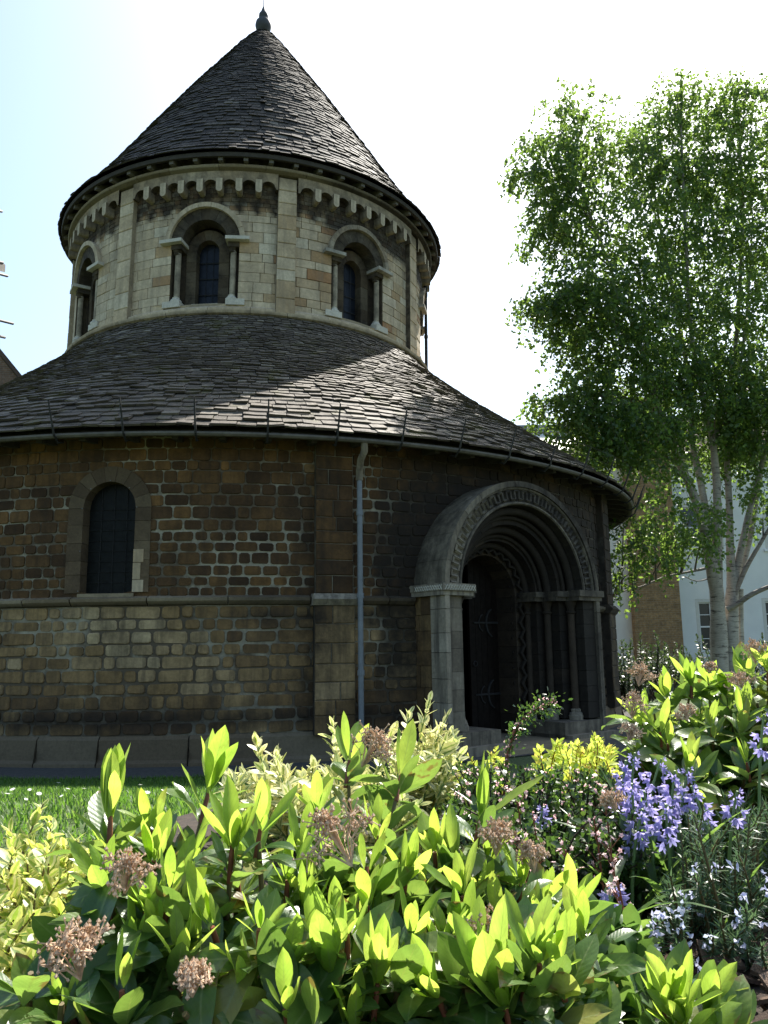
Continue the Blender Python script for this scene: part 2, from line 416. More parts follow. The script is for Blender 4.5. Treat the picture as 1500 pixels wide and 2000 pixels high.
for th in (-37.5, 7.9, 53.4, 98.5):
    sf = soot_pil if th == 7.9 else (lambda t, z: .9 if t > 40 else .5)
    up = pilaster(th, .235, 7.1, 7.31, rows_between(1.93, 4.0, .16, .24), M['wall_up'], soot_dark=sf)
    lo_ = pilaster(th, .25, 7.1, 7.33, rows_between(.3, 1.79, .18, .27), M['wall_low'], soot_dark=sf, sp=.3)
    mb = MB(); k = 57.2958 / 7.33; hwk = .275 * k
    for z0, z1, ra, rb, tn in ((1.79, 1.86, 7.345, 7.40, .9), (1.86, 1.93, 7.40, 7.33, 1.)):
        pts = [P(th - hwk, 7.1, z0), P(th + hwk, 7.1, z0), P(th + hwk, ra, z0), P(th - hwk, ra, z0), P(th - hwk, 7.1, z1), P(th + hwk, 7.1, z1), P(th + hwk * (1 if rb > ra else .94), rb, z1), P(th - hwk * (1 if rb > ra else .94), rb, z1)]
        mb.hexa(pts, tn, .15 if th == 7.9 else .9)
    mb.build('pilaster_cap', M['portal_out' if th == 7.9 else 'dressed_dark'], church)

# --- lower window
def arch_path(r, zs, z0, seg=24, jamb=4):
    pts = [(-r, z0 + (zs - z0) * i / jamb) for i in range(jamb)]
    pts += [(-r * math.cos(math.pi * i / seg), zs + r * math.sin(math.pi * i / seg)) for i in range(seg + 1)]
    pts += [(r, zs - (zs - z0) * i / jamb) for i in range(1, jamb + 1)]
    return pts
def stone_ring(mb, map3, r0, r1, wf, wb, zs, z0, nst, jst, soot_dark=lambda u, z: 0, tint=(.2, .8), gap=.004, proud=.004, m=0, z0r=None, sides=(True, True), onlyarch=False, outer=True):
    """ring of voussoirs with stacked jamb stones; map3(u, w, z)"""
    def st(a, b):               # a, b: lists of (u0,z0,u1,z1) slices inner/outer
        pass
    cells = []
    for i in range(nst):
        a0, a1 = math.pi * i / nst, math.pi * (i + 1) / nst
        sub = max(2, int(40 / nst)); g0 = gap / 2 / ((r0 + r1) / 2)
        A = [a0 + g0 + (a1 - a0 - 2 * g0) * q / sub for q in range(sub + 1)]
        cells.append([((-r0 * math.cos(x), zs + r0 * math.sin(x)), (-r1 * math.cos(x), zs + r1 * math.sin(x))) for x in A])
    if not onlyarch:
        for sgn in (-1, 1):
            if not sides[0 if sgn < 0 else 1]: continue
            zz = rows_between(z0, zs, (zs - z0) / jst * .8, (zs - z0) / jst * 1.2)
            for a, b in zip(zz[:-1], zz[1:]):
                q = [((sgn * r0, a + gap / 2), (sgn * r1, a + gap / 2)), ((sgn * r0, b - gap / 2), (sgn * r1, b - gap / 2))]
                cells.append(q if sgn < 0 else q[::-1])
    for c in cells:
        tn = random.uniform(*tint); d = random.uniform(-proud, proud); i = len(mb.v); n = len(c)
        for (p0, p1) in c:
            for (u, z), ww in ((p0, wb), (p0, wf + d), (p1, wf + d), (p1, wb)):
                mb.v.append(map3(u, ww, z)); mb.s.append(soot_dark(u, z, ww) if soot_dark.__code__.co_argcount == 3 else soot_dark(u, z))
        for q in range(n - 1):
            for e in range(3 if outer else 2):
                mb.f.append((i + q * 4 + e, i + q * 4 + e + 1, i + (q + 1) * 4 + e + 1, i + (q + 1) * 4 + e)); mb.t.append(tn); mb.mi.append(m)
        mb.f.append((i, i + 3, i + 2, i + 1)); mb.t.append(tn); mb.mi.append(m)
        e = i + (n - 1) * 4; mb.f.append((e, e + 1, e + 2, e + 3)); mb.t.append(tn); mb.mi.append(m)
def mapc(th, R):                # u along the wall, w radius
    k = 57.2958 / R
    return lambda u, w, z: P(th + u * k, w, z)
def glazing(mb, map3, hw, zs, z0, w, seg=16):
    pts = [(-hw, z0)] + [(-hw * math.cos(math.pi * i / seg), zs + hw * math.sin(math.pi * i / seg)) for i in range(seg + 1)] + [(hw, z0)]
    mb.face([map3(u, w, z) for u, z in pts])
mc = mapc(W_TH, 7.2)
win = MB()
stone_ring(win, mc, .315, .50, 7.2 + .019, 6.84, 2.96, 1.955, 9, 5, tint=(.2, .8), soot_dark=lambda u, z: .25 * sm(2.3, 2.9, z))
wo = win.build('window', M['dressed_dark'], church); wo['label'] = 'round-headed lower window with dark leaded glass'
for za_, zb_, ue in ((1.962, 2.10, .44), (2.108, 2.30, .40), (2.308, 2.46, .43)):
    mb = MB(); mb.box((.312, 7.06, za_), (ue, 7.2 + .024, zb_), random.uniform(.2, .7), .05, fn=mc); mb.build('pale_jamb_stone', M['ashlar'], wo)
g = MB(); glazing(g, mc, .33, 2.96, 1.95, 7.05); g.build('glass', M['glass_low'], wo)
b = MB()
for u in (-.16, 0, .16): b.tube([mc(u, 7.058, 1.96), mc(u, 7.058, 2.96 + math.sqrt(.31 ** 2 - u * u))], .004, 4)
for q in range(1, 9): b.tube([mc(-.31, 7.06, 1.96 + q * .125), mc(.31, 7.06, 1.96 + q * .125)], .003, 4)
# wire guard pins
b.build('window_bars', M['iron'], wo)
s = MB(); s.box((-.33, 6.9, 1.915), (.33, 7.24, 1.957), fn=lambda u, w, z: mc(u, w, z if w < 7 else z - .01)); s.build('sill', M['dressed'], wo)
for a in list(np.linspace(0, math.pi, 5)) + [-2.45, -1.98, 2.45, 1.98]:
    p = MB(); u_, z_ = (-.33 * math.cos(a), 2.96 + .33 * math.sin(a)) if 0 <= a <= math.pi and a not in (2.45, 1.98) else (math.copysign(.33, a), abs(a))
    p.tube([mc(u_, 7.19, z_), mc(u_, 7.225, z_)], .006, 5); p.build('guard_pin', M['lead'], wo)

# --- portal
pa_ = R_(TH_P + T0); PN = np.array((math.sin(pa_), -math.cos(pa_), 0)); PU = np.array((math.cos(pa_), math.sin(pa_), 0))
def pp(u, w, z): return PU * u + PN * w + np.array((0, 0, z))
ZS = 1.98
portal = bpy.data.objects.new('portal', None); C.objects.link(portal); portal.parent = church; portal.location = (0, 0, 0)
FRONT = 7.60
mb = MB(); stone_ring(mb, pp, 1.40, 1.475, FRONT + .03, 6.9, ZS, .12, 13, 6, soot_dark=lambda u, z, w: max((.9 * sm(-1.1, .1, u) if z > ZS else .6 * sm(-.5, .5, u)) * (1 - .55 * sm(1.38, 1.45, u) * sm(3.1, 2.2, z)), (.3 if z > ZS else .3) + (.65 * sm(7.6, 7.2, w) if z > ZS else (.62 if w < 7.45 else .0))), tint=(.2, 1), proud=.003, onlyarch=True)  # arch flank is coloured darker towards the wall
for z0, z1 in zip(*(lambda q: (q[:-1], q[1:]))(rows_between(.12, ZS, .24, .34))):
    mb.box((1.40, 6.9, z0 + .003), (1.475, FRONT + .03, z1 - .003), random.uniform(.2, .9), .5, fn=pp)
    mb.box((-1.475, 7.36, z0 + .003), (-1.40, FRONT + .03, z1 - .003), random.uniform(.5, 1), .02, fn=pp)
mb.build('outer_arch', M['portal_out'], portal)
mb = MB(); stone_ring(mb, pp, 1.16, 1.398, FRONT - .02, 7.30, ZS, .3, 17, 7, soot_dark=lambda u, z: .85 * sm(-1.15, -.5, u) + .25, tint=(.0, .7), proud=.003, outer=False)
mb.build('fret_order', M['portal_out'], portal)
fl = MB()
for z0, z1 in zip(*(lambda q: (q[:-1], q[1:]))(rows_between(.12, 1.93, .2, .3))):
    cu = random.uniform(7.05, 7.2)
    for w0, w1 in ((6.88, cu - .005), (cu + .005, 7.357)): fl.box((-1.455 + random.uniform(-.004, .004), w0, z0 + .004), (-1.37, w1, z1 - .004), random.uniform(.15, .6), .35, fn=pp)
fl.box((-1.44, 6.88, .12), (-1.372, 7.355, 1.93), .2, .6, fn=pp)
fl.build('flank_masonry', M['wall_low'], portal)
# fret: a crenellated fillet round the face
def fret():
    pts = []; nU = 26
    for i in range(nU):
        for a, r in ((0., 1.345), (.5, 1.345), (.5, 1.235), (1., 1.235)):
            x = math.pi * (i + a) / nU; pts.append((-r * math.cos(x), ZS + r * math.sin(x)))
    f = MB()
    for (u0, z0), (u1, z1) in zip(pts[:-1], pts[1:]):
        s_ = .25 + .6 * sm(-1.15, -.5, (u0 + u1) / 2)
        f.tube([pp(u0, FRONT - .012, z0), pp(u1, FRONT - .012, z1)], .022, 4, .8, s_)
    for r in (1.385, 1.185):
        f.tube([pp(-r * math.cos(x), FRONT - .012, ZS + r * math.sin(x)) for x in np.linspace(0, math.pi, 60)], .022, 6, .7, .6)
    f.build('fret_moulding', M['portal_out'], portal)
fret()
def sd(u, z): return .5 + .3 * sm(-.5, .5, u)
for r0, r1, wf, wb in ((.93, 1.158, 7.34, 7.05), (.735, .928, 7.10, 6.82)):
    mb = MB(); stone_ring(mb, pp, r0, r1, wf, wb, ZS, .3, 13, 7, soot_dark=sd, tint=(.1, 1), outer=False); mb.build('arch_order', M['portal_in'], portal)
mb = MB(); stone_ring(mb, pp, .56, .718, 6.86, 6.35, ZS, .1, 13, 8, soot_dark=lambda u, z: .15, tint=(.5, 1), outer=False); mb.build('inner_order', M['portal_in'], portal)
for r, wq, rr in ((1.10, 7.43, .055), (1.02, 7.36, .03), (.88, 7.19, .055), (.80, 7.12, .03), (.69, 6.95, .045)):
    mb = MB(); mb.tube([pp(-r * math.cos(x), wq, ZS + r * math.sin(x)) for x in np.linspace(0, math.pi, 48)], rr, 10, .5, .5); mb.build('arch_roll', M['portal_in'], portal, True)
def zigzag():
    z = MB()
    for off, wv, am in ((.60, 6.90, .055), (.575, 6.78, .04)):
        pts = []
        path = [(-1, .35 + .105 * i) for i in range(16)]
        n = 24
        k = 0
        for s_, zz in path: pts.append((-(off + (am if k % 2 else 0)), zz)); k += 1
        for i in range(n + 1):
            x = math.pi * i / n; r = off + (am if k % 2 else 0); pts.append((-r * math.cos(x), ZS + r * math.sin(x))); k += 1
        for s_, zz in path[::-1]: pts.append((off + (am if k % 2 else 0), zz)); k += 1
        z.tube([pp(u, wv + (.02 if i % 2 else 0), q) for i, (u, q) in enumerate(pts)], .03, 5, .3, .6)
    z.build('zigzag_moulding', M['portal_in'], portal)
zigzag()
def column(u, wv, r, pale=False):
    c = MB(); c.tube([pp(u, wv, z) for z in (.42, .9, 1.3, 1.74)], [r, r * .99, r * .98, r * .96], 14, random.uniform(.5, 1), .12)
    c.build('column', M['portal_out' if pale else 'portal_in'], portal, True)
    c = MB(); o = pp(u, wv, 0)
    c.lathe([(r * 1.0, 1.72), (r * 1.35, 1.735), (r * 1.35, 1.75), (r * 1.0, 1.765), (r * 1.05, 1.80), (r * 1.5, 1.86), (r * 1.75, 1.90), (0, 1.90)], 14, o, .5)
    c.build('capital', M['portal_in'], portal)
    c = MB(); c.lathe([(0, .28), (r * 1.9, .28), (r * 1.9, .335), (r * 1.75, .35), (r * 1.7, .37), (r * 1.3, .385), (r * 1.35, .40), (r * 1.3, .42), (r, .43)], 14, o, .7)
    c.build('column_base', M['portal_out'], portal)
for sg in (-1, 1):
    for u, wv, r in ((1.085, 7.42, .052), (.865, 7.18, .05), (.71, 6.95, .042)): column(sg * u, wv, r)
    # stepped impost running over the capitals
    im = MB()
    for (ua, ub, wa, wb) in ((1.0, 1.53, 7.25, FRONT + .07), (.78, 1.0, 7.05, 7.46), (.60, .78, 6.85, 7.22)):
        tn = .9 if sg < 0 else .4; so_ = .12 if (sg < 0 and ua >= 1) else .75
        if sg > 0 and ub > 1.5: so_ = .55
        u0, u1 = sorted((sg * ua, sg * ub))
        im.box((u0, wa, 1.955), (u1, wb, 2.03), tn, so_, fn=pp)
        if ub > 1.5:
            im.box((u0 + .012, 7.0, 1.90), (u1 - .012, wb - .03, 1.956), tn, so_, fn=pp); im.box((u0, 6.95, 2.028), (u1, wb - .004, 2.042), tn, so_, fn=pp)
            im.box((u0, 6.95, 1.957), (u1, 7.3, 2.028), tn, so_, fn=pp)
        else: im.box((u0 + .002, wa, 1.90), (u1 - .002, wb - .03, 1.956), tn, so_, fn=pp)
    im.build('impost', M['portal_out'], portal)
    if sg < 0:                # lattice carving on the impost front and side
        la = MB()
        for i in range(12):
            x0 = -1.51 + i * .042
            la.tube([pp(x0, FRONT + .073, 1.962), pp(x0 + .042, FRONT + .073, 2.022)], .005, 4, 1.); la.tube([pp(x0 + .042, FRONT + .073, 1.962), pp(x0, FRONT + .073, 2.022)], .005, 4, 1.)
        for i in range(12):
            y0 = FRONT + .04 - i * .042
            la.tube([pp(-1.533, y0, 1.962), pp(-1.533, y0 - .042, 2.022)], .005, 4, 1.); la.tube([pp(-1.533, y0 - .042, 1.962), pp(-1.533, y0, 2.022)], .005, 4, 1.)
        la.build('impost_lattice', M['pale'], portal)
    # base plinth, splayed
    pl = MB()
    u0, u1 = sorted((sg * .60, sg * 1.50))
    pl.box((u0, 6.85, -.05), (u1, FRONT + .02, .28), .6, .45, fn=pp)
    u2, u3 = sorted((sg * .60, sg * 1.60)); pl.box((u2, 6.9, -.06), (u3, FRONT + .14, .12), .6, .1, fn=pp)
    pl.build('portal_base', M['portal_out'], portal)
st = MB(); st.box((-1.0, 6.3, -.05), (1.0, FRONT + .35, .07), .5, 0, fn=pp); st.build('doorstep', M['dressed'], portal)
# masonry panel of the left flank (blocks between the shaft and the wall)
# doors: one leaf shut, the other standing open inwards
def door_leaf(hx, sg, ang):
    # hinge at u = hx, leaf extends by -sg*width ; ang opens inwards
    d = MB(); Wd = .575
    def dm(a, t, z):
        ca, sa = math.cos(ang), math.sin(ang)
        return pp(hx - sg * (a * ca) - 0 * t, 6.45 - a * sa + t, z)
    z1 = 2.5
    for i in range(5):
        a0, a1 = Wd * i / 5 + .003, Wd * (i + 1) / 5 - .003
        zt = lambda a: ZS + math.sqrt(max(.0, .575 ** 2 - (.575 - a) ** 2))
        pts = [dm(a0, 0, .08), dm(a1, 0, .08), dm(a1, .045, .08), dm(a0, .045, .08), dm(a0, 0, zt(a0)), dm(a1, 0, zt(a1)), dm(a1, .045, zt(a1)), dm(a0, .045, zt(a0))]
        d.hexa(pts, random.uniform(.3, .7))
    do = d.build('door', M['wood_dark'], portal)
    for zc in (1.62, .62):
        h = MB()
        h.tube([dm(.02, .055, zc), dm(.5, .055, zc)], [.02, .012], 5)
        h.tube([dm(.1 + .16 * math.sin(q), .057, zc + .2 * math.cos(q)) for q in np.linspace(.25, math.pi - .25, 12)], [.012 + .008 * math.sin(math.pi * i / 11) for i in range(12)], 5)
        h.tube([dm(.3 + .1 * math.sin(q), .057, zc + .12 * math.cos(q)) for q in np.linspace(.25, math.pi - .25, 10)], .01, 5)
        h.build('door_hinge', M['iron'], portal)
    r = MB(); r.tube([dm(.5 + .035 * math.cos(q), .07, 1.05 + .035 * math.sin(q)) for q in np.linspace(0, 6.283, 13)], .007, 5); r.build('door_ring', M['iron'], portal)
door_leaf(.575, 1, 0); door_leaf(-.575, -1, 1.25)

# --- roofs of stone slates
def slate_roof(name, prof, th_a, th_b, courses, wfn, thick, mat, tint, lift=.0, under=None, ext=1.55, rag=.014):
    """prof: list of (r, z) from eave to top; courses: list of distances s along it"""
    seg = [0.]
    for (r0, z0), (r1, z1) in zip(prof[:-1], prof[1:]): seg.append(seg[-1] + math.hypot(r1 - r0, z1 - z0))
    def pr(s):
        s = min(max(s, 0), seg[-1])
        for i in range(len(seg) - 1):
            if s <= seg[i + 1]:
                f = (s - seg[i]) / (seg[i + 1] - seg[i]); r = prof[i][0] + (prof[i + 1][0] - prof[i][0]) * f; z = prof[i][1] + (prof[i + 1][1] - prof[i][1]) * f
                L = seg[i + 1] - seg[i]; n = ((prof[i + 1][1] - prof[i][1]) / L, -(prof[i + 1][0] - prof[i][0]) / L)
                return r, z, n
    mb = MB()
    for ci, (s0, s1) in enumerate(zip(courses[:-1], courses[1:])):
        ex = (s1 - s0) * ext; r0 = pr(s0)[0]
        t = th_a + random.uniform(0, 2)
        while t < th_b:
            wd = wfn(s0) * random.uniform(.6, 1.45); dt = wd / max(r0, .15) * 57.3; g = .005 / max(r0, .15) * 57.3
            th_ = thick(s0) * random.uniform(.7, 1.35); tn = tint(); kk = random.uniform(-.25, .25)
            a, b = t + g, t + dt - g
            jl, jr = random.uniform(-rag, rag), random.uniform(-rag, rag); jm = (jl + jr) / 2 - random.uniform(0, rag * .6)
            def q(tt, s, h):
                r, z, n = pr(s); return P(tt, r + n[0] * h, z + n[1] * h)
            mdl = (a + b) / 2
            h0 = th_ * (1.75 + random.uniform(0, .35)); hA = h0 * (1 + kk * .5); hB = h0 * (1 - kk * .5); hM = (hA + hB) / 2 + th_ * random.uniform(-.1, .12)
            lo_ = [q(a, s0 + jl, hA), q(mdl, s0 + jm, hM), q(b, s0 + jr, hB)]
            up_ = [q(a, s0 + ex, th_ * .55), q(mdl, s0 + ex, th_ * .55), q(b, s0 + ex, th_ * .55)]
            bot = [q(a, s0 + jl + .006, hA - th_), q(mdl, s0 + jm + .006, hM - th_), q(b, s0 + jr + .006, hB - th_)]
            upb = [q(a, s0 + ex, 0), q(b, s0 + ex, 0)]
            for k in (0, 1):
                mb.face([lo_[k], lo_[k + 1], up_[k + 1], up_[k]], tn); mb.face([bot[k], bot[k + 1], lo_[k + 1], lo_[k]], tn)
            mb.face([bot[0], lo_[0], up_[0], upb[0]], tn); mb.face([bot[2], upb[1], up_[2], lo_[2]], tn)
            if ci < 2: mb.face([bot[0], upb[0], upb[1], bot[2], bot[1]], tn)
            t += dt
    rows = [[P(t, pr(s)[0] - .0 , pr(s)[1] - .004) for t in np.arange(0, 360.1, 4)] for s in np.linspace(0.06, seg[-1], 14)]
    mb.grid(rows, False, .1)
    return mb.build(name, mat, church)
def tint_s(m=.4, sd_=.2): return lambda: min(1, max(0, random.gauss(m, sd_) + (.4 if random.random() < .04 else 0)))
LR = [(7.66, 3.80), (6.6, 4.57), (5.2, 5.60), (4.2, 6.42), (3.66, 6.98)]
c = [0.]; tot = sum(math.hypot(b[0] - a[0], b[1] - a[1]) for a, b in zip(LR[:-1], LR[1:]))
e = .185
while c[-1] < tot - .05: c.append(c[-1] + e * random.uniform(.92, 1.08)); e = max(.092, e * .968)
slate_roof('lower_roof', LR, -72, 120, c, lambda s: .22 - .02 * s, lambda s: .026 - .0026 * s, M['slate_low'], tint_s(.42, .18), rag=.022)
UR = [(4.06, 9.76), (3.77, 10.10), (3.43, 10.58), (2.63, 11.85), (1.74, 13.25), (.57, 14.98), (.27, 15.38), (.13, 15.50)]
tot = sum(math.hypot(b[0] - a[0], b[1] - a[1]) for a, b in zip(UR[:-1], UR[1:]))
c = [0.]; e = .16
while c[-1] < tot - .03: c.append(c[-1] + e * random.uniform(.93, 1.07)); e = max(.085, e * .985)
slate_roof('conical_roof', UR, 0, 360, c, lambda s: .21 - .018 * s, lambda s: .02 - .0012 * s, M['slate_up'], tint_s(.42, .2), rag=.011)
mb = MB(); mb.lathe([(0, 15.42), (.15, 15.42), (.16, 15.50), (.10, 15.54), (.11, 15.56), (.17, 15.63), (.19, 15.72), (.17, 15.82), (.10, 15.90), (.09, 15.93), (.11, 15.96), (.105, 16.03), (.06, 16.10), (.03, 16.20), (.012, 16.24), (.010, 16.5), (0, 16.5)], 18, (LEAN * 9.2, 0, 0))
mb.build('finial', M['lead_dark'], church, True)

# eaves
band('gutter', [(7.60, 3.715), (7.65, 3.715), (7.67, 3.735), (7.67, 3.755), (7.65, 3.765)], M['timber'], 0, 360, 2)
band('eave_soffit', [(7.15, 3.98), (7.62, 3.72), (7.62, 3.76), (7.15, 4.02)], M['timber'], 0, 360, 2)
band('eave_board', [(3.92, 9.70), (3.985, 9.675), (4.01, 9.675), (4.02, 9.74), (3.98, 9.78)], M['timber_dark'], 0, 360, 2)
band('upper_soffit', [(3.6, 9.96), (4.0, 9.69), (4.0, 9.74)], M['timber_dark'], 0, 360, 2)
proto = None
def bracket(th, ra, rb, z0, z1, wdt, name, mat):
    mb = MB(); k = 57.2958 / ra
    mb.hexa([P(-wdt * k, ra, z0 + .05), P(wdt * k, ra, z0 + .05), P(wdt * k, rb, z0), P(-wdt * k, rb, z0), P(-wdt * k, ra, z1), P(wdt * k, ra, z1), P(wdt * k, rb, z1 - .18 * (rb - ra) / .4), P(-wdt * k, rb, z1 - .18 * (rb - ra) / .4)], .5)
    return mb.build(name, mat, church)
# rafter ends (copies share one mesh, turned about the axis)
def ring_copies(o, ths, lean_at=None):
    for i, th in enumerate(ths):
        q = o if i == 0 else o.copy()
        if i: C.objects.link(q); q.parent = church
        q.rotation_euler = (0, 0, R_(th))
        if lean_at: q.location = (LEAN * (lean_at - 6.5), 0, 0)
def unlean(o, zref):           # meshes that are turned carry no lean of their own
    d = LEAN * (zref - 6.5)
    for v in o.data.vertices: v.co.x -= d
    return o
rb = bracket(0, 7.18, 7.54, 3.70, 3.90, .035, 'rafter_end', M['timber_dark'])
ring_copies(rb, np.arange(-60, 100, 4.1))
rb = unlean(bracket(0, 3.6, 3.97, 9.62, 9.86, .035, 'rafter_end', M['timber']), 9.7)
ring_copies(rb, np.arange(-92, 110, 6.35), 9.7)
# snow guard posts on the eave, leaning outward, with thin wires
mb = MB()
mb.tube([P(0, 7.50, 3.70), P(0, 7.62, 3.66), P(0, 7.72, 3.73), P(0, 7.88, 4.10)], [.012, .014, .014, .009], 5)
ring_copies(mb.build('snow_guard_post', M['iron'], church), np.arange(-41, 100, 6.05))
mb = MB()
for r, z in ((7.88, 4.09), (7.82, 3.96), (7.76, 3.83)):
    mb.tube([P(t, r, z) for t in np.arange(-60, 118, 2)], .003, 4)
mb.build('snow_guard_wire', M['iron'], church)

# --- drum
PIL = [-83.5, -38., 8.05, 56., 101.]
DW = [-60.7, -13.9, 31.0, 78.5]
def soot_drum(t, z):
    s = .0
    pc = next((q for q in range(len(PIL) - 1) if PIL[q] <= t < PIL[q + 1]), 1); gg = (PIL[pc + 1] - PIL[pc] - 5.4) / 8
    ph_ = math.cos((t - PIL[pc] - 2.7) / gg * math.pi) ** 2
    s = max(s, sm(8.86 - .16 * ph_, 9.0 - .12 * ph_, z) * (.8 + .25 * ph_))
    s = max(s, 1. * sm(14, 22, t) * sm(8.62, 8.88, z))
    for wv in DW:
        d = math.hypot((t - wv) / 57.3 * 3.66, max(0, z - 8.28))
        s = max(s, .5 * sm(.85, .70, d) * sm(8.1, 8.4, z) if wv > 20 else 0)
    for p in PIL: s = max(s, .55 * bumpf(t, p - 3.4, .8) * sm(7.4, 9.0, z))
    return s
dholes = [(t, arch_hw(.60, 8.26, 7.14), 3.66) for t in DW]
drum = MB()
def t_dr(th, z):
    v = random.gauss(.55, .2)
    if z > 8.9 and random.random() < .5: v = random.uniform(0, .25)
    if th > 8 and random.random() < .22: v = random.uniform(0, .3)
    return min(1, max(0, v))
masonry(drum, 3.66, rows_between(8.78, 9.56, .06, .1), -110, 125, dholes, (.22, .36), lambda t, z: .004, .005, t_dr, soot_drum, lambda t, z: 0, proud=(.006, .009), jit=.001)
masonry(drum, 3.66, rows_between(6.86, 8.78, .13, .22), -110, 125, dholes, (.2, .48), lambda t, z: .005 if t < 8 else .009, .007, t_dr, soot_drum, lambda t, z: 0, proud=(.006, .011), jit=.002)
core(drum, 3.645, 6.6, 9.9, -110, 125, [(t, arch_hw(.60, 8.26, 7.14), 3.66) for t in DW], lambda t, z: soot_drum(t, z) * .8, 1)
core(drum, 3.66, 6.6, 9.9, 125, 250, [], lambda t, z: 0, 0, dz=3)
core(drum, 3.0, 6.2, 10.5, 0, 360, [], lambda t, z: .8, 1, dz=4)
drum.build('drum_wall', [M['ashlar'], M['ashlar_mortar']], church)
band('drum_sill', [(3.64, 6.80), (3.82, 6.90), (3.83, 6.95), (3.74, 6.99), (3.74, 7.03), (3.655, 7.09)], M['ashlar'], -112, 125, stone_len=.8, tint=(.3, .7), soot_dark=lambda t, z: .5 * sm(6.97, 6.9, z))
for th in PIL:
    pilaster(th, .17, 3.55, 3.77, rows_between(6.92, 9.5, .2, .34), M['ashlar'], soot_dark=lambda t, z: .5 * sm(9.25, 9.5, z) + (.3 * sm(9.0, 9.5, z) if t > 20 else 0), sp=0)
# cornice and corbel table
band('cornice', [(3.64, 9.52), (3.80, 9.53), (3.87, 9.56), (3.885, 9.59), (3.87, 9.62), (3.70, 9.66)], M['dressed'], -115, 130, stone_len=.7, tint=(.4, 1.), soot_dark=lambda t, z: .55 * sm(9.60, 9.55, z) + .5 * sm(12, 25, t))
corb = []
for pa, pb in zip(PIL[:-1], PIL[1:]):
    cb = MB()
    a, b = pa + 2.7, pb - 2.7; g = (b - a) / 8
    for i in range(1, 8): corb.append(a + g * i)
    for i in range(8):
        c0 = a + g * (i + .5); tn = random.uniform(.2, .8)
        ts = np.linspace(-g / 2, g / 2, 11); hw = g / 2 * .78
        zl = [9.235 + (.135 * math.sqrt(1 - (x / hw) ** 2) if abs(x) < hw else 0.) for x in ts]
        for q in range(10):
            so_ = [soot_drum(c0 + ts[q], 9.3) * .5] * 4
            cb.face([P(c0 + ts[q], 3.80, zl[q]), P(c0 + ts[q + 1], 3.80, zl[q + 1]), P(c0 + ts[q + 1], 3.80, 9.53), P(c0 + ts[q], 3.80, 9.53)], tn, so_)
            cb.face([P(c0 + ts[q], 3.6, zl[q]), P(c0 + ts[q + 1], 3.6, zl[q + 1]), P(c0 + ts[q + 1], 3.80, zl[q + 1]), P(c0 + ts[q], 3.80, zl[q])], tn, .9)  # niche soffits coloured much darker than the arcade face
    cb.build('corbel_arcade', M['ashlar'], church)
def corbel_mesh():
    mb = MB(); hw = .055; k = 57.2958 / 3.8
    prof = [(-hw, 9.36), (-hw, 9.17)] + [(-hw * math.cos(x), 9.17 - hw * math.sin(x)) for x in np.linspace(.3, math.pi - .3, 7)] + [(hw, 9.17), (hw, 9.36)]
    fr = [P(u * k, 3.855, z) for u, z in prof]; bk = [P(u * k, 3.6, z) for u, z in prof]
    mb.face(fr, .8, .0)
    for i in range(len(prof) - 1): mb.face([bk[i], bk[i + 1], fr[i + 1], fr[i]], .6, .5)  # corbel sides coloured darker than the front
    return unlean(mb.build('corbel', M['ashlar'], church), 9.25)
ring_copies(corbel_mesh(), corb, 9.25)
# dark corbel copies are the same stone; the black crust between them is on the wall

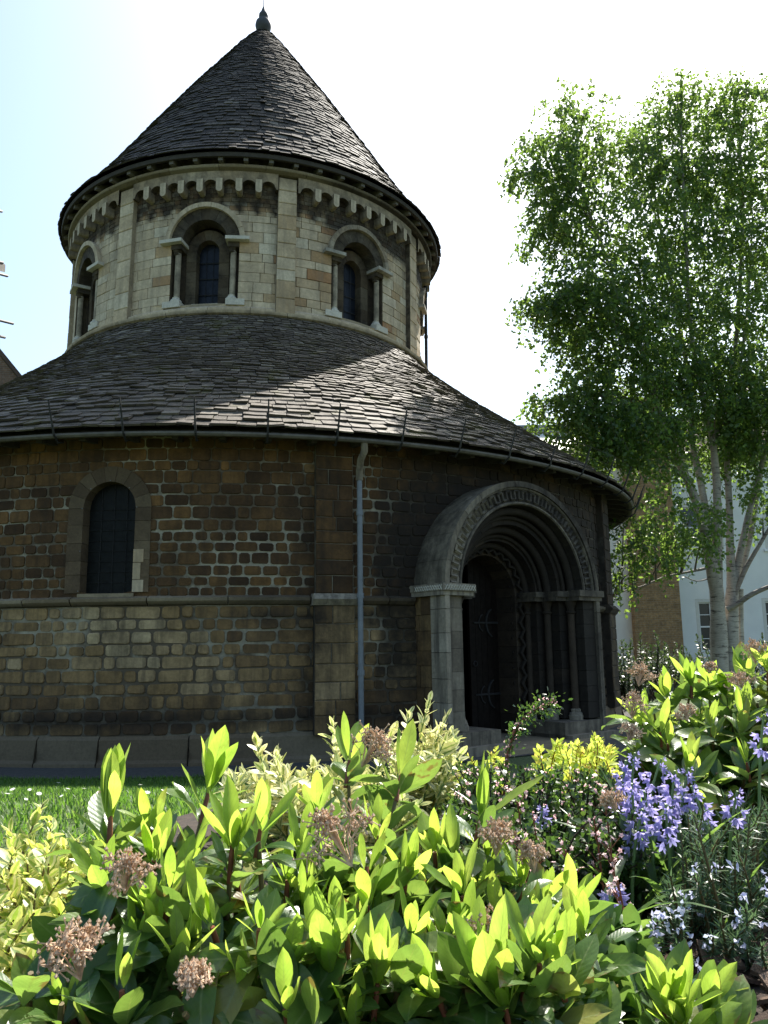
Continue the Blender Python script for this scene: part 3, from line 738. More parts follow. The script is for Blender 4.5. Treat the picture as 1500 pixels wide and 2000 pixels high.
def drum_window(th):
    mc = mapc(th, 3.66); dark = th > 0
    w_ = MB()       # inner order: jambs and arch round the light, coloured dark
    stone_ring(w_, mc, .215, .405, 3.46, 3.20, 8.20, 7.14, 7, 5, soot_dark=lambda u, z: .78 + .15 * math.sin(u * 9 + z * 5), tint=(.0, .6))
    wo = w_.build('window', M['dressed'], church)
    mb = MB(); stone_ring(mb, mc, .40, .615, 3.69, 3.4, 8.28, 7.14, 11, 1, soot_dark=lambda u, z: .88, tint=(.2, 1.), onlyarch=True); mb.build('arch_ring', M['dressed'], wo)
    mb = MB(); stone_ring(mb, mc, .615, .70, 3.75, 3.6, 8.28, 7.14, 9, 1, soot_dark=lambda u, z: .6 if dark else .12 + .3 * sm(-.2, .2, u) * 0, tint=(.5, 1.), onlyarch=True); mb.build('hood_mould', M['ashlar'], wo)
    for sg in (-1, 1):     # rebate behind the shafts, coloured darker than the wall face
        mb = MB()
        a, b_ = sorted((sg * .40, sg * .62))
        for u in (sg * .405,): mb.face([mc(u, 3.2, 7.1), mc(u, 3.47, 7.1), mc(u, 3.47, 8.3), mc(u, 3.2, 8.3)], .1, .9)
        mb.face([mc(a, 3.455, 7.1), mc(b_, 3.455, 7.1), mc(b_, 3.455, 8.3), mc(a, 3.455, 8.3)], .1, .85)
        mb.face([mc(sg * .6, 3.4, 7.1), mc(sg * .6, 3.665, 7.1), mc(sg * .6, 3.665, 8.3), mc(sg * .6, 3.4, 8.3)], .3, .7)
        mb.build('reveal', M['dressed'], wo)
    for sg in (-1, 1):
        s_ = MB(); s_.tube([mc(sg * .50, 3.60, z) for z in (7.30, 7.7, 8.12)], .052, 10, .9, .5); s_.build('shaft', M['ashlar'], wo, True)
        s_ = MB(); a, b_ = sorted((sg * .41, sg * .60)); s_.box((a, 3.42, 8.17), (b_, 3.69, 8.262), .3, .85, fn=mc)
        s_.lathe([(.055, 8.08), (.07, 8.10), (.055, 8.12), (.085, 8.175)], 10, mc(sg * .50, 3.60, 0), .3); s_.s = [.85] * len(s_.v); s_.build('capital', M['dressed'], wo)
        s_ = MB(); a, b_ = sorted((sg * .375, sg * .775)); s_.box((a, 3.45, 8.264), (b_, 3.79, 8.325), .95, .45 if dark else .03, fn=mc); s_.build('impost', M['pale'], wo)
        s_ = MB(); a, b_ = sorted((sg * .40, sg * .72)); s_.box((a, 3.44, 7.10), (b_, 3.70, 7.21), .9, .0, fn=mc)
        s_.lathe([(.10, 7.205), (.10, 7.24), (.075, 7.27), (.06, 7.28), (.065, 7.30), (.052, 7.31)], 10, mc(sg * .50, 3.60, 0), .9); s_.build('shaft_base', M['pale'], wo)
    s_ = MB(); s_.box((-.235, 3.3, 7.10), (.235, 3.56, 7.185), .9, 0, fn=mc); s_.build('sill', M['pale'], wo)
    s_ = MB(); s_.box((-.62, 3.3, 7.04), (.62, 3.62, 7.12), .4, .3, fn=mc); s_.build('base_course', M['dressed'], wo)
    g = MB(); glazing(g, mc, .24, 8.20, 7.15, 3.30); g.build('glass', M['glass'], wo)
    g = MB()
    for z in (7.45, 7.75, 8.05): g.tube([mc(-.22, 3.32, z), mc(.22, 3.32, z)], .008, 4)
    for u in (-.07, .07): g.tube([mc(u, 3.315, 7.16), mc(u, 3.315, 8.38)], .0035, 4)
    g.build('window_bars', M['iron'], wo)
for t in DW: drum_window(t)

# downpipes
def downpipe(th, R, ztop, zneck, mat, r=.04, Rt=None):
    mb = MB()
    mb.tube([P(th, R, z) for z in np.linspace(-.02, zneck, 6)], r, 10)
    o = mb.build('downpipe', mat, church, True)
    n = MB(); n.tube([P(th, R, zneck - .02), P(th, R, zneck + .1), P(th - .1, R + (Rt - R) * .5, zneck + .22), P(th, Rt, zneck + .3), P(th, Rt, ztop)], r * 1.3, 10); n.build('swan_neck', M['portal_out'], o, True)
    for z in (1.0, 1.9, 2.9):
        if z < zneck:
            c_ = MB(); c_.lathe([(r * 1.0, z - .03), (r * 1.25, z - .03), (r * 1.25, z + .03), (r, z + .03)], 10, P(th, R, 0)); c_.build('pipe_collar', mat, o)
downpipe(10.15, 7.40, 3.75, 3.32, M['pipe'], .034, 7.60)
mb = MB(); mb.tube([P(82.5, 3.765, z) for z in np.linspace(6.2, 9.6, 8)], .035, 8); mb.tube([P(82.5, 3.765, 8.0), P(82.5, 3.765, 8.06)], .045, 8)
o = mb.build('downpipe', M['iron'], church, True)

# ------------------------------------------------------------------ ground
def gz(x, y):
    return .48 * sm(8.5, 3.9, y) + .26 * sm(5.2, 2.3, y) * sm(-1.35, -.45, x) + .02 * math.sin(x * 1.3 + y) * sm(8, 5, y)
def struct(o, kind='structure'): o['kind'] = kind; return o
def nonuni(lo, hi, near, step):
    a = [lo, lo / 2, lo / 5]; a += list(np.arange(-near, near + .01, step)); a += [hi / 5, hi / 2, hi]; return sorted(a)
def turf_mat():
    m, nt, b = new_mat('turf'); co = N(nt, 'ShaderNodeTexCoord').outputs['Object']
    n = noise(nt, 1.3, 6, .7, co); n2 = noise(nt, 45, 3, .7, co)
    c = mix(nt, n2, ramp(nt, n, [(.3, (.035, .07, .012)), (.7, (.06, .11, .02))]), (.05, .06, .02))
    nt.links.new(c, b.inputs['Base Color']); b.inputs['Roughness'].default_value = .95; bump(nt, b, n2, .6, .03); return m
M['turf'] = turf_mat()
xs = nonuni(-400, 400, 16, .4); ys = [-60, -20, -6] + list(np.arange(-3, 34, .4)) + [60, 150, 500, 1200]
mb = MB(); mb.grid([[(x, y, gz(x, y)) for x in xs] for y in ys]); struct(mb.build('ground', M['turf'], None, True))
mb = MB(); ys = np.arange(-1.2, 5.7, .3)
mb.grid([[(x, y, gz(x, y) + .014 + .01 * math.sin(x * 9) * math.sin(y * 11)) for x in np.linspace(-1.0 + .15 * sm(2.0, 3.4, y), 6.6, 32)] for y in ys]); struct(mb.build('soil', M['soil'], None, True))
mb = MB(); mb.grid([[(AX + r * math.sin(R_(t)), AY - r * math.cos(R_(t)), .012) for t in range(-100, 181, 3)] for r in (7.2, 7.6, 8.05)])
struct(mb.build('path', M['asphalt']))
mb = MB(); mb.grid([[(x, y, .02) for x in np.arange(2.6, 24, .8)] for y in (8.6, 10.2, 11.0)]); struct(mb.build('pavement', M['asphalt']))

def np_mesh(name, V, F, mats, parent=None, mi=None, attrs=(), smooth=False):
    """V (n,3); F (m,k) of one face size"""
    me = bpy.data.meshes.new(name); V = np.asarray(V, np.float32); F = np.asarray(F, np.int32); k = F.shape[1]
    me.vertices.add(len(V)); me.vertices.foreach_set('co', V.ravel())
    me.loops.add(F.size); me.loops.foreach_set('vertex_index', F.ravel())
    me.polygons.add(len(F)); me.polygons.foreach_set('loop_start', np.arange(0, F.size, k, dtype=np.int32)); me.polygons.foreach_set('loop_total', np.full(len(F), k, np.int32))
    for q in (mats if isinstance(mats, (list, tuple)) else [mats]): me.materials.append(q)
    if mi is not None: me.polygons.foreach_set('material_index', np.asarray(mi, np.int32))
    if smooth: me.polygons.foreach_set('use_smooth', np.ones(len(F), bool))
    for nm, val in attrs:
        a = me.attributes.new(nm, 'FLOAT_VECTOR', 'POINT'); a.data.foreach_set('vector', np.asarray(val, np.float32).ravel())
    me.update(calc_edges=True); me.validate()
    o = bpy.data.objects.new(name, me); C.objects.link(o)
    if parent: o.parent = parent
    return o
def unit(a): return a / (np.linalg.norm(a, axis=-1, keepdims=True) + 1e-9)
PROF = {'skimmia': lambda t: np.maximum(.05, np.sin(np.pi * np.clip(t, 0, 1) ** 1.15) ** .75) * (t < .999) + .02,
        'oval': lambda t: np.sin(np.pi * (t * .94 + .03)) ** .8 + .02,
        'strap': lambda t: np.minimum(1, (1 - t) * 3.5) * np.minimum(1, .55 + t * 1.5) + .01,
        'needle': lambda t: np.minimum(1, (1.02 - t) * 4)}
def leaves(Pb, D, Nn, L, W, curl, fold, kind='oval', nu=5, nv=2, wave=0.):
    """vectorised leaves; returns V, F, (across, along, random)"""
    k = len(Pb); D = unit(np.asarray(D, float)); Nn = np.asarray(Nn, float); Nn = unit(Nn - D * (Nn * D).sum(-1, keepdims=True)); S = np.cross(D, Nn)
    t = np.linspace(0, 1, nu + 1); s = np.linspace(-1, 1, nv + 1); w_ = PROF[kind](t)
    L = np.broadcast_to(L, (k,)); W = np.broadcast_to(W, (k,)); curl = np.broadcast_to(curl, (k,)).astype(float); fold = np.broadcast_to(fold, (k,))
    cu = np.where(abs(curl) < 1e-3, 1e-3, curl)[:, None]
    al = L[:, None] * np.sin(cu * t) / cu; dr = L[:, None] * (1 - np.cos(cu * t)) / cu
    lat = (W[:, None, None] / 2) * w_[None, :, None] * s[None, None, :]
    up = abs(lat) * fold[:, None, None]
    if wave: up = up + wave * W[:, None, None] * np.sin(t * 9)[None, :, None] * abs(s)[None, None, :] * rng.uniform(-1, 1, (k, 1, 1))
    V = Pb[:, None, None, :] + D[:, None, None, :] * al[:, :, None, None] + S[:, None, None, :] * lat[..., None] + Nn[:, None, None, :] * (up - dr[:, :, None])[..., None]
    m = (nu + 1) * (nv + 1); q = []
    for a in range(nu):
        for b in range(nv): i = a * (nv + 1) + b; q.append((i, i + 1, i + nv + 2, i + nv + 1))
    F = (np.array(q)[None] + (np.arange(k) * m)[:, None, None]).reshape(-1, 4)
    A = np.zeros((k, nu + 1, nv + 1, 3)); A[..., 0] = s; A[..., 1] = t[:, None]; A[..., 2] = rng.random((k, 1, 1))
    return V.reshape(-1, 3), F, A.reshape(-1, 3)
def leaf_mat(name, stops, trans, tfac=.5, rough=.35, spec=.5, margin=None, veins=True, blemish=0.):
    m, nt, b = new_mat(name)
    a = N(nt, 'ShaderNodeAttribute'); a.attribute_name = 'leafuv'
    sp = N(nt, 'ShaderNodeSeparateXYZ'); nt.links.new(a.outputs['Vector'], sp.inputs[0]); sx, ty, rd = sp.outputs
    co = N(nt, 'ShaderNodeTexCoord').outputs['Object']
    nz = noise(nt, 60, 4, .6, co)
    col = ramp(nt, rd, stops)
    ab = mth(nt, 'ABSOLUTE', sx)
    tc = mix(nt, .5, trans, mix(nt, 1., col, (3, 3, 3), 'MULTIPLY'))
    if margin:
        f = ramp(nt, mth(nt, 'ADD', ab, mth(nt, 'MULTIPLY', mth(nt, 'SUBTRACT', nz, .5), 1.1)), [(margin[1], (0, 0, 0)), (margin[1] + .12, (1, 1, 1))])
        mc_ = ramp(nt, rd, [(0, margin[0]), (1, margin[2])])
        col = mix(nt, f, col, mc_); tc = mix(nt, f, tc, mix(nt, .3, mc_, trans))
    if veins:
        rib = ramp(nt, ab, [(.03, (1, 1, 1)), (.09, (0, 0, 0))])
        col = mix(nt, mth(nt, 'MULTIPLY', rib, .45), col, (.3, .36, .16)); tc = mix(nt, mth(nt, 'MULTIPLY', rib, .4), tc, (.25, .32, .06))
        v = mth(nt, 'SINE', mth(nt, 'MULTIPLY', mth(nt, 'SUBTRACT', ty, mth(nt, 'MULTIPLY', ab, .22)), 60))
        tc = mix(nt, mth(nt, 'MULTIPLY', ramp(nt, v, [(.7, (0, 0, 0)), (1., (1, 1, 1))]), .16), tc, (.1, .2, .02))
    nb = noise(nt, 9, 3, .6, co); bl = ramp(nt, nb, [(.35, (.78, .86, .8)), (.62, (1.1, 1.04, 1.))]); col = mix(nt, 1., col, bl, 'MULTIPLY'); tc = mix(nt, 1., tc, bl, 'MULTIPLY')
    sp_ = ramp(nt, nz, [(.3, (.75,) * 3), (.7, (1.12,) * 3)]); col = mix(nt, .8, col, sp_, 'MULTIPLY'); tc = mix(nt, .8, tc, sp_, 'MULTIPLY')
    if blemish:
        nq = noise(nt, 38, 3, .5, co); tipb = mth(nt, 'MULTIPLY', mth(nt, 'POWER', ty, 6.), .16)
        fq = mth(nt, 'MULTIPLY', ramp(nt, mth(nt, 'ADD', mth(nt, 'ADD', nq, tipb), mth(nt, 'MULTIPLY', mth(nt, 'POWER', ab, 6.), .1)), [(.66, (0, 0, 0)), (.72, (1, 1, 1))]), mth(nt, 'MULTIPLY', mth(nt, 'GREATER_THAN', rd, .35), blemish))
        col = mix(nt, fq, col, (.16, .1, .04)); tc = mix(nt, fq, tc, (.2, .11, .03))
    nt.links.new(col, b.inputs['Base Color']); b.inputs['Roughness'].default_value = rough; b.inputs['Specular IOR Level'].default_value = spec
    bm = N(nt, 'ShaderNodeBump'); bm.inputs['Strength'].default_value = .25; bm.inputs['Distance'].default_value = .002; nt.links.new(mth(nt, 'ADD', nz, mth(nt, 'MULTIPLY', mth(nt, 'SINE', mth(nt, 'MULTIPLY', mth(nt, 'SUBTRACT', ty, mth(nt, 'MULTIPLY', ab, .22)), 60)), -.09 if veins else 0.)), bm.inputs['Height']); nt.links.new(bm.outputs[0], b.inputs['Normal'])
    tr = N(nt, 'ShaderNodeBsdfTranslucent'); nt.links.new(tc, tr.inputs[0])
    mx = N(nt, 'ShaderNodeMixShader'); mx.inputs[0].default_value = tfac
    nt.links.new(b.outputs[0], mx.inputs[1]); nt.links.new(tr.outputs[0], mx.inputs[2])
    nt.links.new(mx.outputs[0], nt.nodes['Material Output'].inputs[0])
    return m
M['young'] = leaf_mat('young_skimmia_leaf', [(0, (.12, .22, .028)), (.6, (.19, .3, .04)), (1, (.28, .37, .07))], (.54, .64, .08), .52, .38, .4, blemish=.35)
M['old'] = leaf_mat('old_skimmia_leaf', [(0, (.045, .1, .025)), (.6, (.08, .15, .035)), (.9, (.13, .2, .045)), (1, (.22, .22, .06))], (.34, .46, .05), .40, .32, .6, blemish=.8)
M['euo'] = leaf_mat('variegated_leaf', [(0, (.07, .15, .03)), (1, (.13, .22, .05))], (.5, .5, .08), .45, .35, .5, margin=((.68, .66, .26), .16, (.8, .78, .5)), veins=False)
M['euo_y'] = leaf_mat('golden_variegated_leaf', [(0, (.1, .2, .03)), (1, (.2, .3, .05))], (.6, .62, .08), .48, .35, .5, margin=((.66, .64, .16), .36, (.76, .74, .36)), veins=False)
M['spir'] = leaf_mat('golden_spiraea_leaf', [(0, (.32, .42, .06)), (.8, (.45, .5, .09)), (1, (.45, .32, .1))], (.66, .7, .1), .5, .45, .3, veins=False)
M['coto'] = leaf_mat('dark_tiny_leaf', [(0, (.015, .035, .012)), (.7, (.03, .07, .018)), (1, (.07, .12, .025))], (.16, .28, .03), .35, .28, .6, veins=False)
M['rose'] = leaf_mat('rosemary_needle', [(0, (.03, .07, .035)), (1, (.08, .14, .07))], (.18, .28, .1), .3, .4, .4, veins=False)
M['strap'] = leaf_mat('strap_leaf', [(0, (.04, .1, .025)), (1, (.1, .18, .04))], (.3, .42, .06), .4, .32, .5, veins=False)
M['birchleaf'] = leaf_mat('birch_leaf', [(0, (.025, .058, .018)), (.7, (.042, .09, .024)), (1, (.08, .13, .03))], (.38, .54, .06), .46, .4, .45, veins=False)
M['darkleaf'] = leaf_mat('dull_dark_leaf', [(0, (.015, .03, .014)), (1, (.04, .06, .025))], (.1, .16, .03), .3, .4, .4, veins=False)
M['grassb'] = leaf_mat('grass_blade', [(0, (.04, .1, .015)), (.7, (.07, .15, .02)), (1, (.12, .18, .04))], (.22, .4, .04), .4, .5, .3, veins=False)
M['stem'] = plain('green_brown_stem', (.16, .12, .05), .6, 0, 40, .4)
M['stem_red'] = plain('reddish_stem', (.22, .07, .035), .55, 0, 40, .4)
M['stem_dark'] = plain('dark_twig', (.05, .03, .022), .7, 0, 40, .4)
M['stem_green'] = plain('pale_green_stalk', (.16, .26, .09), .5, 0, 40, .3)
M['seed'] = plain('dry_seed_head', (.62, .43, .28), .85, 0, 90, .5)
M['blue'] = leaf_mat('bluebell_petal', [(0, (.2, .18, .44)), (1, (.36, .33, .62))], (.36, .33, .66), .4, .5, .3, veins=False)
M['pale_blue'] = leaf_mat('pale_blue_petal', [(0, (.36, .38, .58)), (1, (.55, .57, .72))], (.4, .4, .6), .4, .5, .3, veins=False)
M['pink'] = leaf_mat('pale_pink_petal', [(0, (.6, .3, .36)), (1, (.75, .58, .6))], (.7, .5, .5), .4, .5, .3, veins=False)
M['white'] = leaf_mat('white_petal', [(0, (.75, .75, .72)), (1, (.8, .8, .76))], (.7, .7, .65), .3, .5, .3, veins=False)

# ------------------------------------------------------------------ lawn
k = 80000; gx = rng.uniform(-6.5, .5, k); gy = rng.uniform(3.4, 9.2, k); ok = np.hypot(gx - AX, gy - AY) > 8.02; ok &= ~((gx > -.85) & (gy < 5.6)); ok &= ~((gx > -1.0) & (gy < 2.5)); gx, gy = gx[ok], gy[ok]; k = len(gx)
B = np.stack([gx, gy, [gz(a, b) for a, b in zip(gx, gy)]], 1); an = rng.uniform(0, 6.283, k); tl = rng.uniform(.1, .7, k)
D = np.stack([np.cos(an) * tl, np.sin(an) * tl, np.ones(k)], 1)
V, F, A = leaves(B, D, np.stack([np.cos(an), np.sin(an), -tl], 1) * -1, rng.uniform(.03, .065, k), rng.uniform(.005, .009, k), rng.uniform(0, .9, k), 0, 'needle', 2, 1)
struct(np_mesh('grass', V, F, M['grassb'], attrs=[('leafuv', A)]), 'stuff')
def daisy_proto():
    t = thing('daisy', 'tiny white daisy scattered in the lit lawn', 'daisy', group='daisies in the lawn')
    n = 10; an = np.arange(n) * 6.283 / n; Z = np.zeros(n)
    V, F, A = leaves(np.tile([0, 0, .06], (n, 1)), np.stack([np.cos(an), np.sin(an), Z + .25], 1), np.tile([0, 0, 1.], (n, 1)), .014, .008, .3, 0, 'oval', 2, 1)
    np_mesh('petals', V, F, M['white'], t, attrs=[('leafuv', A)])
    mb = MB(); mb.tube([(0, 0, 0), (0, 0, .06)], .0012, 4); mb.build('stalk', M['stem_green'], t)
    return t
dz = daisy_proto()
for i in range(18):
    while True:
        x, y = (random.gauss(-2.1, .3), random.gauss(4.5, .2)) if random.random() < .6 else (random.uniform(-3.0, -1.0), random.uniform(3.3, 6.6))
        if math.hypot(x - AX, y - AY) > 8.1: break
    d_ = dz if i == 0 else dup(dz)
    d_.location = (x, y, gz(x, y)); d_.rotation_euler = (random.uniform(-.5, .1), random.uniform(-.4, .4), random.uniform(0, 6)); d_.scale = (random.uniform(.8, 1.3),) * 3

# ------------------------------------------------------------------ houses behind
def wall_mat(name, col, sc):
    m, nt, b = new_mat(name); co = N(nt, 'ShaderNodeTexCoord').outputs['Object']
    n = noise(nt, 1.2, 6, .6, co); n2 = noise(nt, 30, 3, .6, co)
    c = mix(nt, 1., col, ramp(nt, n, [(.3, (.86, .86, .87)), (.7, (1, 1, 1))]), 'MULTIPLY'); nt.links.new(c, b.inputs['Base Color']); b.inputs['Roughness'].default_value = .85
    bt = N(nt, 'ShaderNodeTexBrick'); bt.inputs['Scale'].default_value = sc; mp = N(nt, 'ShaderNodeMapping'); mp.inputs['Rotation'].default_value = (R_(90), 0, 0); nt.links.new(co, mp.inputs[0]); nt.links.new(mp.outputs[0], bt.inputs['Vector'])
    bump(nt, b, mth(nt, 'ADD', n2, mth(nt, 'MULTIPLY', bt.outputs['Fac'], -.5)), .25, .008); return m
M['white_wall'] = wall_mat('white_painted_brick', (.8, .8, .76), 4)
def brick_mat(name, c1, c2, mo):
    m, nt, b = new_mat(name); co = N(nt, 'ShaderNodeTexCoord').outputs['Object']
    mp = N(nt, 'ShaderNodeMapping'); mp.inputs['Rotation'].default_value = (R_(90), 0, 0); nt.links.new(co, mp.inputs[0])
    bt = N(nt, 'ShaderNodeTexBrick'); nt.links.new(mp.outputs[0], bt.inputs['Vector'])
    for q, v in (('Scale', 1.), ('Brick Width', .23), ('Row Height', .075), ('Mortar Size', .008), ('Bias', -.1)): bt.inputs[q].default_value = v
    bt.inputs['Color1'].default_value = (*c1, 1); bt.inputs['Color2'].default_value = (*c2, 1); bt.inputs['Mortar'].default_value = (*mo, 1)
    n = noise(nt, 3, 6, .7, co); n2 = noise(nt, 14, 3, .7, co)
    c = mix(nt, 1., bt.outputs['Color'], ramp(nt, n, [(.3, (.6, .6, .6)), (.7, (1.15, 1.1, 1.05))]), 'MULTIPLY'); c = mix(nt, 1., c, ramp(nt, n2, [(.3, (.7, .7, .7)), (.65, (1.2, 1.2, 1.2))]), 'MULTIPLY')
    nt.links.new(c, b.inputs['Base Color']); b.inputs['Roughness'].default_value = .9; bump(nt, b, bt.outputs['Fac'], -.4, .01); return m
M['brick'] = brick_mat('buff_brown_brick', (.34, .22, .1), (.24, .15, .07), (.3, .24, .16))
M['redbrick'] = brick_mat('dull_brown_brick', (.2, .12, .08), (.15, .09, .06), (.2, .17, .14))
M['tile'] = stone('brown_roof_tile', [(0, (.07, .05, .04)), (1, (.16, .11, .085))], nscale=4)
M['sheet'] = plain('pale_roof_sheet', (.62, .6, .56), .5, 0, 3, .15)
M['paint'] = plain('cream_window_paint', (.62, .6, .54), .5, 0, 8, .12)
M['wpaint'] = plain('white_window_paint', (.8, .8, .79), .45, 0, 8, .1)
M['pane'] = plain('dark_window_pane', (.03, .035, .04), .08, 0, 1, .3, .02)
HX, HY = 6.3, 27.0
house = thing('white_house', 'white painted house with buff brick chimney breast behind the birch', 'house', (0, 0, 0))
mb = MB(); H_ = 7.9
wins = [(at(1357, 1170, HY)[0], 1.02, at(1364, 1278, HY)[2], at(1357, 1170, HY)[2], 'a'), (at(1322, 980, HY)[0], 1.5, at(1322, 1075, HY)[2], at(1322, 985, HY)[2], 'b'), (at(1487, 1170, HY)[0], 1.02, at(1364, 1278, HY)[2], at(1357, 1170, HY)[2], 'c'), (at(1487, 980, HY)[0], 1.1, at(1322, 1075, HY)[2], at(1322, 985, HY)[2], 'd')]
# facade with real openings: columns of cells
xc = sorted({HX, 20.} | {w_[0] for w_ in wins} | {w_[0] + w_[1] for w_ in wins}); zc = sorted({-.1, H_} | {w_[2] for w_ in wins} | {w_[3] for w_ in wins})
for a, b in zip(xc[:-1], xc[1:]):
    for c_, d in zip(zc[:-1], zc[1:]):
        if any(w_[0] <= (a + b) / 2 <= w_[0] + w_[1] and w_[2] <= (c_ + d) / 2 <= w_[3] for w_ in wins): continue
        mb.face([(a, HY, c_), (b, HY, c_), (b, HY, d), (a, HY, d)])
for w_ in wins:
    x0, x1, z0, z1 = w_[0], w_[0] + w_[1], w_[2], w_[3]
    for q in ([(x0, z0), (x1, z0)], [(x1, z0), (x1, z1)], [(x1, z1), (x0, z1)], [(x0, z1), (x0, z0)]):
        mb.face([(q[0][0], HY, q[0][1]), (q[1][0], HY, q[1][1]), (q[1][0], HY + .2, q[1][1]), (q[0][0], HY + .2, q[0][1])])
mb.face([(HX, HY, -.1), (HX, HY, H_), (HX, HY + 9, H_), (HX, HY + 9, -.1)]); mb.face([(20, HY, -.1), (20, HY, H_), (20, HY + 9, H_), (20, HY + 9, -.1)]); mb.face([(HX, HY + 9, -.1), (HX, HY + 9, H_), (20, HY + 9, H_), (20, HY + 9, -.1)])
mb.build('wall', M['white_wall'], house)
mb = MB(); bx0, bx1 = at(1236, 1150, HY - .35)[0], at(1327, 1150, HY - .35)[0]
mb.box((bx0, HY - .35, -.1), (bx1, HY - .002, 9.8)); mb.build('chimney_breast', M['brick'], house)
for x0, wd, z0, z1, kd in wins:
    f = MB(); y = HY + .07
    def bar(a, b, c_, d, t=.05, yy=0): f.box((a, y - t / 2 + yy, c_), (b, y + t / 2 + yy, d))
    bar(x0 + .004, x0 + .11, z0 + .004, z1 - .004, .14); bar(x0 + wd - .11, x0 + wd - .004, z0 + .004, z1 - .004, .14); bar(x0 + .112, x0 + wd - .112, z1 - .11, z1 - .004, .14); bar(x0 + .112, x0 + wd - .112, z0 + .004, z0 + .09, .14)
    wo = f.build('window', M['paint'], house)
    f = MB(); xa, xb, za, zb = x0 + .114, x0 + wd - .114, z0 + .094, z1 - .114; zm = (za + zb) / 2; y = HY + .09
    bar(xa, xa + .035, za, zb); bar(xb - .035, xb, za, zb); bar(xa + .037, xb - .037, zb - .04, zb); bar(xa + .037, xb - .037, za, za + .05); bar(xa + .037, xb - .037, zm - .025, zm + .025, .06)
    xm = (xa + xb) / 2
    for c_, d in ((za + .052, zm - .027), (zm + .027, zb - .042)):
        bar(xm - .012, xm + .012, c_, d, .03)
        bar(xa + .037, xm - .014, (c_ + d) / 2 - .012, (c_ + d) / 2 + .012, .03); bar(xm + .014, xb - .037, (c_ + d) / 2 - .012, (c_ + d) / 2 + .012, .03)
    f.build('sash', M['wpaint'], wo)
    f = MB(); f.face([(xa, HY + .12, za), (xb, HY + .12, za), (xb, HY + .12, zb), (xa, HY + .12, zb)]); f.build('pane', M['pane'], wo)
    f = MB(); f.face([(xa - .05, HY + .6, za - .3), (xb + .3, HY + .6, za - .3), (xb + .3, HY + .6, zb + .3), (xa - .05, HY + .6, zb + .3)]); f.build('blind', M['paint'], wo)
    f = MB(); f.box((x0 - .06, HY - .07, z0 - .08), (x0 + wd + .06, HY + .12, z0 - .001)); f.build('sill', M['wpaint'], wo)
mb = MB()
ev = .35; e0 = (HX - ev, HY - ev, H_ - .12); e1 = (20 + ev, HY - ev, H_ - .12); e2 = (20 + ev, HY + 9 + ev, H_ - .12); e3 = (HX - ev, HY + 9 + ev, H_ - .12); r0 = (HX + 4, HY + 4.5, 10.4); r1 = (16, HY + 4.5, 10.4)
for i in range(26):
    f0, f1 = i / 26, (i + 1) / 26 + .008
    lp = lambda a, b, f: tuple(a[k] + (b[k] - a[k]) * f + (.035 * (1 - (f - i / 26) * 26) if k == 2 else 0) for k in range(3))
    for a, b, ra, rb_ in ((e0, e1, r0, r1), (e3, e0, r0, r0), (e1, e2, r1, r1)):
        mb.face([lp(a, ra, f0), lp(b, rb_, f0), lp(b, rb_, f1), lp(a, ra, f1)], random.random())
        p, q = lp(a, ra, f0), lp(b, rb_, f0); mb.face([(p[0], p[1], p[2] - .035), (q[0], q[1], q[2] - .035), q, p], .2)
mb.face([e3, e2, r1, r0]); mb.build('roof', M['tile'], house)
mb = MB(); mb.box((HX - ev, HY - ev - .02, H_ - .3), (20, HY - ev + .08, H_ - .14)); mb.build('eave_board', M['timber'], house)
back = thing('outbuilding', 'building with pale sheet roof just above the church eave', 'building', (0, 0, 0))
def xz(px, py, d): q = at(px, py, d); return q
mb = MB(); a, b = at(1055, 905, 31), at(1135, 905, 31); mb.box((a[0] - 1, 31, 0), (b[0] + 3, 37, a[2])); mb.build('wall', M['redbrick'], back)
mb = MB(); t0 = at(1040, 846, 34); mb.hexa([(a[0] - 1.2, 30.7, a[2] - .1), (b[0] + 3, 30.7, a[2] - .1), (b[0] + 3, 34, t0[2] - .1), (a[0] - 1.2, 34, t0[2] - .1), (a[0] - 1.2, 30.7, a[2]), (b[0] + 3, 30.7, a[2]), (b[0] + 3, 34, t0[2]), (a[0] - 1.2, 34, t0[2])]); mb.build('roof', M['sheet'], back)
mb = MB(); mb.box((a[0] - 1.2, 33.9, t0[2] + .02), (b[0] + 3, 34.2, t0[2] + .35)); mb.build('ridge_capping', M['lead'], back)
# gabled building at the left edge and the scaffold beyond it
gab = thing('gabled_building', 'brown brick gable with dark tiled verge at the left edge', 'building', (0, 0, 0))
g1, g0 = at(42, 737, 26), at(-60, 612, 26); sl_ = (g0[2] - g1[2]) / (g0[0] - g1[0])
ex_ = g1[0] + 1.5; ez_ = g1[2] + sl_ * 1.5; rx_ = g1[0] - 4.; rz_ = g1[2] - sl_ * 4.
mb = MB(); pts = [(2 * rx_ - ex_, 0), (ex_ - .15, 0), (ex_ - .15, ez_ + .02), (rx_, rz_ - .12), (2 * rx_ - ex_ + .15, ez_ + .02)]
mb.face([(x, 26.2, z) for x, z in pts]); mb.face([(ex_ - .15, 26.2, 0), (ex_ - 4.75, 36, 0), (ex_ - 4.75, 36, ez_), (ex_ - .15, 26.2, ez_)]); mb.build('wall', M['redbrick'], gab)
mb = MB()
for sx in (1, -1):
    q = lambda x: rx_ + sx * (x - rx_)
    mb.hexa([(q(ex_), 26, ez_ - .12), (q(ex_) - 4.6, 36, ez_ - .12), (rx_ - 4.6, 36, rz_ - .1), (rx_, 26, rz_ - .1), (q(ex_), 26, ez_ + .08), (q(ex_) - 4.6, 36, ez_ + .08), (rx_ - 4.6, 36, rz_ + .1), (rx_, 26, rz_ + .1)], .4)
mb.build('roof', M['tile'], gab)
sca = thing('scaffold', 'dark scaffold pole ends poking in at the left edge', 'scaffold', (0, 0, 0))
